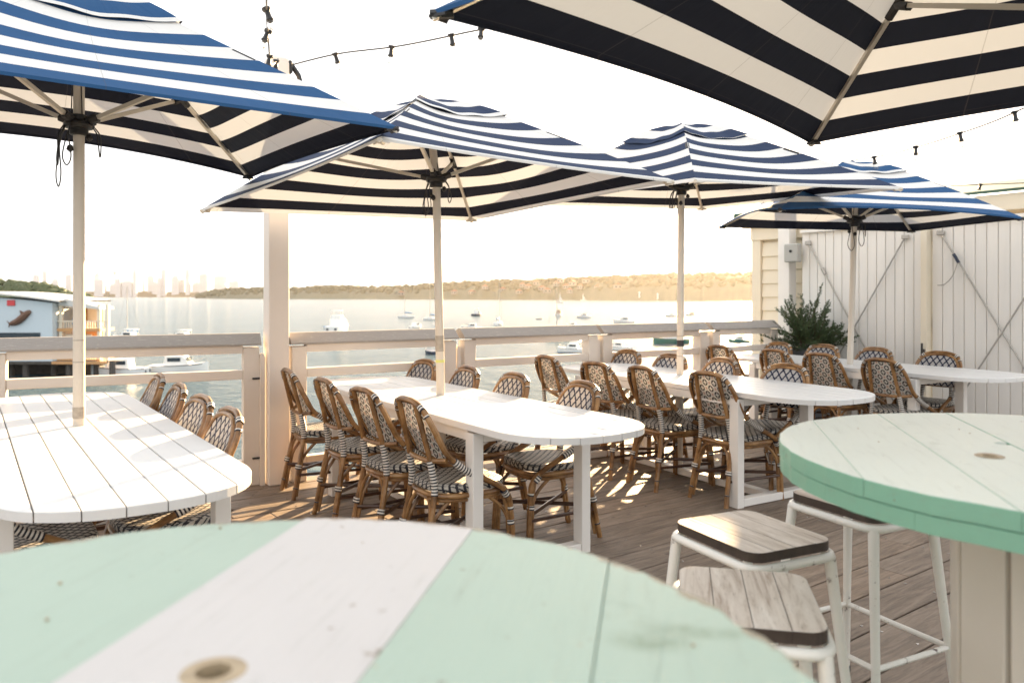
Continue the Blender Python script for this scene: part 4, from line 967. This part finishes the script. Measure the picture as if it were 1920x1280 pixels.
# ------------------------------------------------------------------ umbrellas
def umbrella(label, C, apex, hub, base, fabric, pr=.027, dome=.16, bow=(0, 0, 0, 0), vent=.33, band=None, cords=3, seed=1, wind=0.009, uvk=1.0):
    r = random.Random(seed); B = Vector(base)
    t = thing('umbrella', label, 'umbrella', base, 0, 'striped square umbrellas over the deck tables')
    C = [Vector(c) - B for c in C]; T = Vector(apex) - B; H = Vector(hub) - B
    ctr = sum(C, Vector()) / 4
    def gq(rr): return (math.sqrt(rr * rr + dome * dome) - dome) / (math.sqrt(1 + dome * dome) - dome)
    def surf(i, s, rr, lift=0, cap=False):
        a, b = C[i], C[(i + 1) % 4]; e = a.lerp(b, s); k = 4 * s * (1 - s)
        e = e + Vector((0, 0, bow[i] * k)); e = e + (ctr - e) * .035 * k
        x = T.x + (e.x - T.x) * rr; y = T.y + (e.y - T.y) * rr; g = gq(rr)
        if cap: g = gq(vent) * (.06 + .94 * (rr / vent) ** 2.0)
        z = T.z + (e.z - T.z) * g - .05 * k * 4 * rr * (1 - rr) + lift
        return Vector((x, y, z))
    def skin(r0, r1, n_s, n_r, lift, wav=0.0, hem=0):
        m = MB()
        for i in range(4):
            a, b = C[i], C[(i + 1) % 4]; L = (a.lerp(b, .5) - T).length; Wd = (b - a).length; vs = []; uvs = []
            for q in range(n_r + 1):
                f_ = q / n_r; rr = r0 + (r1 - r0) * f_
                for j in range(n_s + 1):
                    s = j / n_s; p = surf(i, s, rr, lift, r0 < .05)
                    if wav: p.z += wav * f_ * f_ * math.sin(s * 17 + i * 2.1 + seed) * 4 * s * (1 - s)
                    else: p.z += wind * math.sin(s * 5.1 + i * 1.7 + rr * 4 + seed) * 16 * s * (1 - s) * rr * (1 - rr)
                    vs.append(p); uvs.append((s * Wd, (1 - rr) * L * uvk))
            if hem:
                for j in range(n_s + 1):
                    p = vs[n_r * (n_s + 1) + j]; vs.append(p + Vector((0, 0, -hem))); uvs.append((uvs[n_r * (n_s + 1) + j][0], .0005))
            fs = []; uf = []
            for q in range(n_r + (1 if hem else 0)):
                for j in range(n_s):
                    k = q * (n_s + 1) + j; f = (k, k + n_s + 1, k + n_s + 2, k + 1); fs.append(f); uf.append([uvs[x] for x in f])
            m.add(vs, fs, uf, 0, True)
        return m
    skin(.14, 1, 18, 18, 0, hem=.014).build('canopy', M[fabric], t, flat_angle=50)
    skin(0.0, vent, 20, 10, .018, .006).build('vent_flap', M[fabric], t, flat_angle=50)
    rib = lambda i, rr: surf(i, 0, rr) - Vector((0, 0, .022))
    cl = .52
    for i in range(4):
        o = part('rib', M['alu'], t, lambda m: tube(m, [rib(i, .03 + .97 * k / 12) for k in range(13)], .0125, 4, phase=PI / 4, smooth=False))
        p = rib(i, cl); d = (p - H); q = H + d * .08
        part('strut', M['alu'], t, lambda m: tube(m, [q, p - d * .07], .0135, 4, phase=PI / 4, smooth=False))
        part('clamp', M['black'], t, lambda m: (tube(m, [p - d * .10 - Vector((0, 0, .004)), p - d * .01], .019, 6), tube(m, [rib(i, cl - .035), rib(i, cl + .035)], .019, 6)))
        cpt = C[i]; inw = (ctr - cpt).normalized(); e1 = (C[(i + 1) % 4] - cpt).normalized(); e2 = (C[i - 1] - cpt).normalized()
        m = MB(); z = Vector((0, 0, -.012)); vs = [cpt + z - inw * .01, cpt + e1 * .055 + z * 1.4, cpt + inw * .06 + z * 2 + Vector((0, 0, .03)), cpt + e2 * .055 + z * 1.4]
        m.add(vs + [v + Vector((0, 0, -.008)) for v in vs], [(0, 1, 2), (0, 2, 3), (6, 5, 4), (7, 6, 4), (0, 4, 5, 1), (1, 5, 6, 2), (2, 6, 7, 3), (3, 7, 4, 0)]); m.build('corner_pocket', M['black' if fabric == 'fabric_blue' else 'alu'], t)
        part('rib_tip', M['black' if fabric == 'fabric_blue' else 'alu'], t, lambda m: tube(m, [cpt - inw * .006 + Vector((0, 0, -.012)), cpt + inw * .06 + Vector((0, 0, -.008))], .014, 6))
    pole = [Vector((0, 0, 0)), H, T - Vector((0, 0, .05))]
    part('pole', M['pole'], t, lambda m: tube(m, [pole[0], pole[0].lerp(H, .5), H, pole[2]], [pr, pr, pr * .93, pr * .9], 14))
    ax = H.normalized()
    if band:
        for (z, h, mt) in band: part('pole_band', M[mt], t, lambda m: tube(m, [ax * z, ax * (z + h)], pr + .0012, 14))
    def hubm(m):
        lathe(m, [(pr + .006, -.05), (pr + .014, -.045), (pr + .014, -.02), (.062, -.014), (.068, .0), (.062, .016), (pr + .012, .022), (pr + .006, .05)], 14, Matrix.Translation(H))
        for i in range(4):
            d = (rib(i, cl) - H).normalized(); tube(m, [H + d * .045, H + d * .10], .022, 6)
    part('hub', M['black'], t, hubm)
    part('finial', M['black'], t, lambda m: lathe(m, [(.03, 0), (.034, .012), (.02, .022), (.001, .03)], 10, Matrix.Translation(T + Vector((0, 0, -.025)))))
    for k in range(cords):
        az = r.uniform(0, 2 * PI) if k else -2.3; d = Vector((math.cos(az), math.sin(az), 0)); side = Vector((-d.y, d.x, 0)); L = r.uniform(.14, .24) + (.07 if k == 0 else 0); w_ = r.uniform(.016, .034)
        p = H + d * .06
        part('cord', M['black'], t, lambda m: tube(m, spline([p, p + d * .03 + Vector((0, 0, -L * .3)) + side * w_ * .4, p + d * .03 + Vector((0, 0, -L * .8)) + side * w_, p + d * .03 + Vector((0, 0, -L)), p + d * .03 + Vector((0, 0, -L * .78)) - side * w_, p + d * .02 + Vector((0, 0, -L * .3)) - side * w_ * .3, p + Vector((0, 0, -.01))], 6), .0032, 5))
    for k in (-1, 1): part('pull_cord', M['black'], t, lambda m: tube(m, [H + Vector((k * .028, -.02, 0)), T + Vector((k * .012, -.02, -.2))], .0028, 4))
    for k in range(3): part('knot', M['black'], t, lambda m: lathe(m, [(.001, -.02), (.017, -.006), (.012, .012), (.001, .02)], 7, Matrix.Translation(H + Vector((.05 * math.cos(k * 2.2), .05 * math.sin(k * 2.2), -.06 - .03 * k)))))
    return t
M['pole'] = painted('pole_alu', (.62, .565, .49), (.25, .22, .19), .40, .77, 9, bmp=.1)
M['pole_mark'] = plain('pole_mark', (.36, .32, .27), .6, 0, .4, 60)
M['pole_label'] = plain('pole_label', (.62, .62, .20), .5)
z1 = 2.187
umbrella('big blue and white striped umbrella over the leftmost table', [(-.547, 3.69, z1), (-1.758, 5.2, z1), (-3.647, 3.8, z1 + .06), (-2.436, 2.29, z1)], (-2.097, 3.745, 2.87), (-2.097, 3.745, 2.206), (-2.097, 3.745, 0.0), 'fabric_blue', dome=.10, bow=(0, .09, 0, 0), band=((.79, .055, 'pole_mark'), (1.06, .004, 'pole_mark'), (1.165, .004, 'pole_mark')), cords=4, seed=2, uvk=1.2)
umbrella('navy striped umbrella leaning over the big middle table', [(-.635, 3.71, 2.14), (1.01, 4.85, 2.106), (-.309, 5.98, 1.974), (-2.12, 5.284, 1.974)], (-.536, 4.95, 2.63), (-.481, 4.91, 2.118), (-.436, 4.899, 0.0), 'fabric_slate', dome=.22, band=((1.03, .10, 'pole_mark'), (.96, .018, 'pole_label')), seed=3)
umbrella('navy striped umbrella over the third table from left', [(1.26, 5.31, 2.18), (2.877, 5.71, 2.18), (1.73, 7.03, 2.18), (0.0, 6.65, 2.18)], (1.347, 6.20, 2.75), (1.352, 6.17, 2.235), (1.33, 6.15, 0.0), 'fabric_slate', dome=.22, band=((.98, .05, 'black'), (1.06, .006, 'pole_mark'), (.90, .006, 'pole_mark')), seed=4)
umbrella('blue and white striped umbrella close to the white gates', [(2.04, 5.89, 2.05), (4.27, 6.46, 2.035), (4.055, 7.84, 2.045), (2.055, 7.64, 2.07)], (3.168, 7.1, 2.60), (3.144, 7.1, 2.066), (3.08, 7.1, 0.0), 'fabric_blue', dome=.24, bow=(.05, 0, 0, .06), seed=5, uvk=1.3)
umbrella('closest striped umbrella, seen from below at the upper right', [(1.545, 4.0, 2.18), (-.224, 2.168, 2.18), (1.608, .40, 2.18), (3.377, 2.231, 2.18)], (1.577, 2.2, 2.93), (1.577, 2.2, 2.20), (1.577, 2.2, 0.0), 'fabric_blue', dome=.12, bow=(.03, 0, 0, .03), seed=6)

# ------------------------------------------------------------------ cable-drum bar tables
def drum(label, c, Rd, rz, cuts, tops, holes, seed, squish=1.0):
    r = random.Random(seed); t = thing('drum_table', label, 'bar table', (*c, 0), R(rz))
    N = 96; rad = [Rd * (1 + r.uniform(-.005, .003) - (.012 if r.random() < .05 else 0)) for _ in range(N)]
    circ = [(rad[k] * math.cos(2 * PI * k / N), rad[k] * math.sin(2 * PI * k / N)) for k in range(N)]
    cz = .0004
    for k in range(len(cuts) - 1):
        a, b = cuts[k] + cz, cuts[k + 1] - cz
        pl = clip(clip(circ, -1, 0, -a), 1, 0, b)
        if len(pl) < 3: continue
        m = MB(); dz = r.uniform(-.0015, .0015); prism(m, pl, 1.0185, 1.05 + dz, .0010, mi=1, mtop=0)
        o = m.build('top_plank', [M[tops[k]], M['mint_rim' if tops[k] in ('mint_pale', 'drum_cream') else tops[k]]], t)
        for (hx, hy, hr) in holes:
            if a < hx < b:
                cut = MB(); lathe(cut, [(hr, .9), (hr, 1.2)], 28, Matrix.Translation((hx, hy, 0))); co = cut.build('cutter', M['wharf'], t)
                bw = bmesh.new(); bw.from_mesh(co.data); bmesh.ops.remove_doubles(bw, verts=bw.verts, dist=1e-6); bw.to_mesh(co.data); bw.free()
                bm_ = o.modifiers.new('b', 'BOOLEAN'); bm_.object = co; bm_.operation = 'DIFFERENCE'; bm_.solver = 'EXACT'
                dg = bpy.context.evaluated_depsgraph_get(); me = bpy.data.meshes.new_from_object(o.evaluated_get(dg)); o.modifiers.clear(); o.data = me
                bpy.data.objects.remove(co)
    for k in range(7):
        a, b = -Rd + k * 2 * Rd / 7 + cz, -Rd + (k + 1) * 2 * Rd / 7 - cz
        pl = clip(clip([(x * .997, y * .997) for x, y in circ], 0, -1, -a), 0, 1, b)
        m = MB(); prism(m, pl, .985, 1.0165, .002, mi=0); m.build('under_plank', M['mint_rim'], t)
    n = 11
    for k in range(n):
        a = 2 * PI * k / n + .13; m = MB(); w = 2 * .205 * math.tan(PI / n) - .005
        box(m, (.205, 0, .525), (.028, w, .918), Matrix.Rotation(a, 4, 'Z'), ch=.003); m.build('drum_board', M['drum_side'], t)
    m = MB()
    for k in range(16):
        a = r.uniform(0, 2 * PI); q = Rd * math.sqrt(r.uniform(.05, .9)); lathe(m, [(.0019, 1.049), (.0019, 1.0514), (.0008, 1.0516)], 7, Matrix.Translation((q * math.cos(a), q * math.sin(a), 0)))
    o = m.build('nail_head', M['rust_ring'], t); o['kind'] = 'stuff'
    part('core', M['drum_side'], t, lambda m: lathe(m, [(.18, .07), (.18, .98)], 24))
    part('base_flange', M['mint_rim'], t, lambda m: lathe(m, [(Rd * .93, .004), (Rd * .94, .062), (.24, .066)], 48))
    for (hx, hy, hr) in holes[:1]:
        part('hole_ring', M['rust_ring'], t, lambda m: lathe(m, [(hr - .001, 1.0), (hr - .001, 1.0515), (hr * 1.5, 1.0525), (hr * 1.75, 1.0508)], 28, Matrix.Translation((hx, hy, 0)), cap=False))
    return t
def tolocal(p, c, rz): d = Vector(p) - Vector(c); a = -R(rz); return (d.x * math.cos(a) - d.y * math.sin(a), d.x * math.sin(a) + d.y * math.cos(a))
cB = (-.285, .597); hB = tolocal((-.262, .679), cB, -10)
drum('nearest cable-drum table, mint green with one white plank', cB, .552, -10, [-.58, -.117, .14, .336, .58], ['mint', 'drum_white', 'mint', 'mint'], [(*hB, .0165)], 21)
cA = (1.17, 1.61); hA = tolocal((.985, 1.595), cA, -14); hA2 = tolocal((1.10, 1.734), cA, -14)
drum('mint green cable-drum table with a green rim at the right', cA, .58, -14, [-.6, -.468, -.275, -.085, .105, .3, .49, .6], ['mint_pale'] * 4 + ['drum_cream'] * 3, [(*hA, .016), (*hA2, .018)], 22)

# ------------------------------------------------------------------ stools
def rrect(a, b, r_, n=6):
    P = []
    for (sx, sy, a0) in ((1, 1, 0), (-1, 1, PI / 2), (-1, -1, PI), (1, -1, 3 * PI / 2)):
        for k in range(n + 1):
            t = a0 + PI / 2 * k / n; P.append((sx * (a - r_) + r_ * math.cos(t), sy * (b - r_) + r_ * math.sin(t)))
    return P
def stool(label, c, axis, h=.71):
    t = thing('bar_stool', label, 'stool', (*c, 0), math.atan2(axis[1], axis[0]) - PI / 2, 'white metal stools with wooden seats')
    a, b = .148, .172
    n = 4; w = 2 * a / n; full = rrect(a, b, .045)
    for k in range(n):
        pl = clip(clip(full, -1, 0, a - k * w - .00015), 1, 0, -a + (k + 1) * w - .00015)
        m = MB(); prism(m, pl, h - .026, h + rng.uniform(-.0006, .0004), 1 * .0009, mi=1, mtop=0); m.build('seat_board', [M['seat_wood'], M['seat_edge']], t)
    P = [(x, y, h - .042) for x, y in rrect(a + .004, b + .004, .05)]
    part('seat_frame', M['steel_white'], t, lambda m: tube(m, P, .0125, 10, closed=True))
    for sx in (-1, 1):
        for sy in (-1, 1):
            top = Vector((sx * (a - .012), sy * (b - .012), h - .045)); bot = Vector((sx * (a + .045), sy * (b + .045), .012))
            part('leg', M['steel_white'], t, lambda m: tube(m, [top, top.lerp(bot, .5), bot], [.0165, .0135, .0125], 12))
            part('foot', M['black'], t, lambda m: tube(m, [bot - Vector((0, 0, .012)), bot + Vector((0, 0, .012))], .0145, 10))
    f_ = (h - .045 - .26) / (h - .057); ex = a - .012 + .057 * f_; ey = b - .012 + .057 * f_
    for (p, q) in (((-ex, -ey), (ex, -ey)), ((ex, -ey), (ex, ey)), ((ex, ey), (-ex, ey)), ((-ex, ey), (-ex, -ey))):
        part('foot_rest', M['steel_white'], t, lambda m: tube(m, [(*p, .26), (*q, .26)], .009, 9))
    return t
stool('white metal stool with wooden seat, standing free between the two drum tables', (.684, 2.22), (-.43, .90))
stool('white metal stool partly hidden by the nearest drum table', (.525, 1.73), (.21, .977))
stool('white metal stool pushed under the mint table at right', (1.156, 2.57), (-.45, .90))

# ------------------------------------------------------------------ festoon lights
def festoon(label, pts, bulbs, n=10, bulb=True):
    t = thing('string_lights', label, 'string lights', pts[0], 0, 'strings of festoon lights'); o = Vector(pts[0])
    P = spline([Vector(p) - o for p in pts], n)
    part('cable', M['dark_steel'], t, lambda m: tube(m, P, .0055, 5))
    L = [0]
    for i in range(1, len(P)): L.append(L[-1] + (P[i] - P[i - 1]).length)
    for s in bulbs:
        d = s * L[-1]; i = max(k for k in range(len(L) - 1) if L[k] <= d); p = P[i].lerp(P[i + 1], (d - L[i]) / max(1e-6, L[i + 1] - L[i]))
        tl = Matrix.Translation(p) @ Matrix.Rotation(rng.uniform(-.35, .35), 4, 'X') @ Matrix.Rotation(rng.uniform(-.35, .35), 4, 'Y')
        sk = part('socket', M['black'], t, lambda m: lathe(m, [(.001, .014), (.024, .010), (.022, -.002), (.013, -.010), (.015, -.046), (.021, -.056), (.019, -.062), (.001, -.062)], 10, tl))
        if bulb: part('bulb', M['bulb'], sk, lambda m: lathe(m, [(.012, -.062), (.018, -.070), (.024, -.088), (.020, -.104), (.001, -.112)], 10, tl))
    return t
pt = (-1.63, 5.70, 3.08)
festoon('string of festoon lights running right from the tall post', [pt, (-1.23, 5.48, 3.095), (-.77, 5.26, 3.078), (-.32, 4.98, 3.07), (-.08, 4.75, 3.05), (.45, 4.3, 3.10), (1.2, 3.6, 3.2)], [.12, .255, .395, .47, .62, .76, .9])
festoon('string of festoon lights hanging towards the camera above the tall post', [(-1.70, 5.62, 3.10), (-1.62, 5.2, 2.94), (-1.48, 4.7, 2.93), (-1.30, 4.1, 2.87), (-1.16, 3.65, 2.83), (-1.0, 3.1, 2.9), (-.8, 2.2, 3.2)], [.03, .18, .33, .47, .62, .8])
festoon('string of festoon lights rising at right, below the closest umbrella', [(2.4, 8.1, 2.62), (3.02, 7.3, 2.63), (3.22, 6.74, 2.60), (3.32, 6.35, 2.60), (3.42, 5.9, 2.62), (3.52, 5.5, 2.66), (3.6, 4.9, 2.75), (3.7, 4.2, 2.9)], [.10, .22, .36, .475, .585, .70, .83])
festoon('thin cable with one dark lamp holder above the green-edged roof', [(4.1, 8.9, 2.62), (5.2, 8.7, 2.63), (6.6, 8.5, 2.66), (7.6, 8.4, 2.7)], [.335], bulb=False)
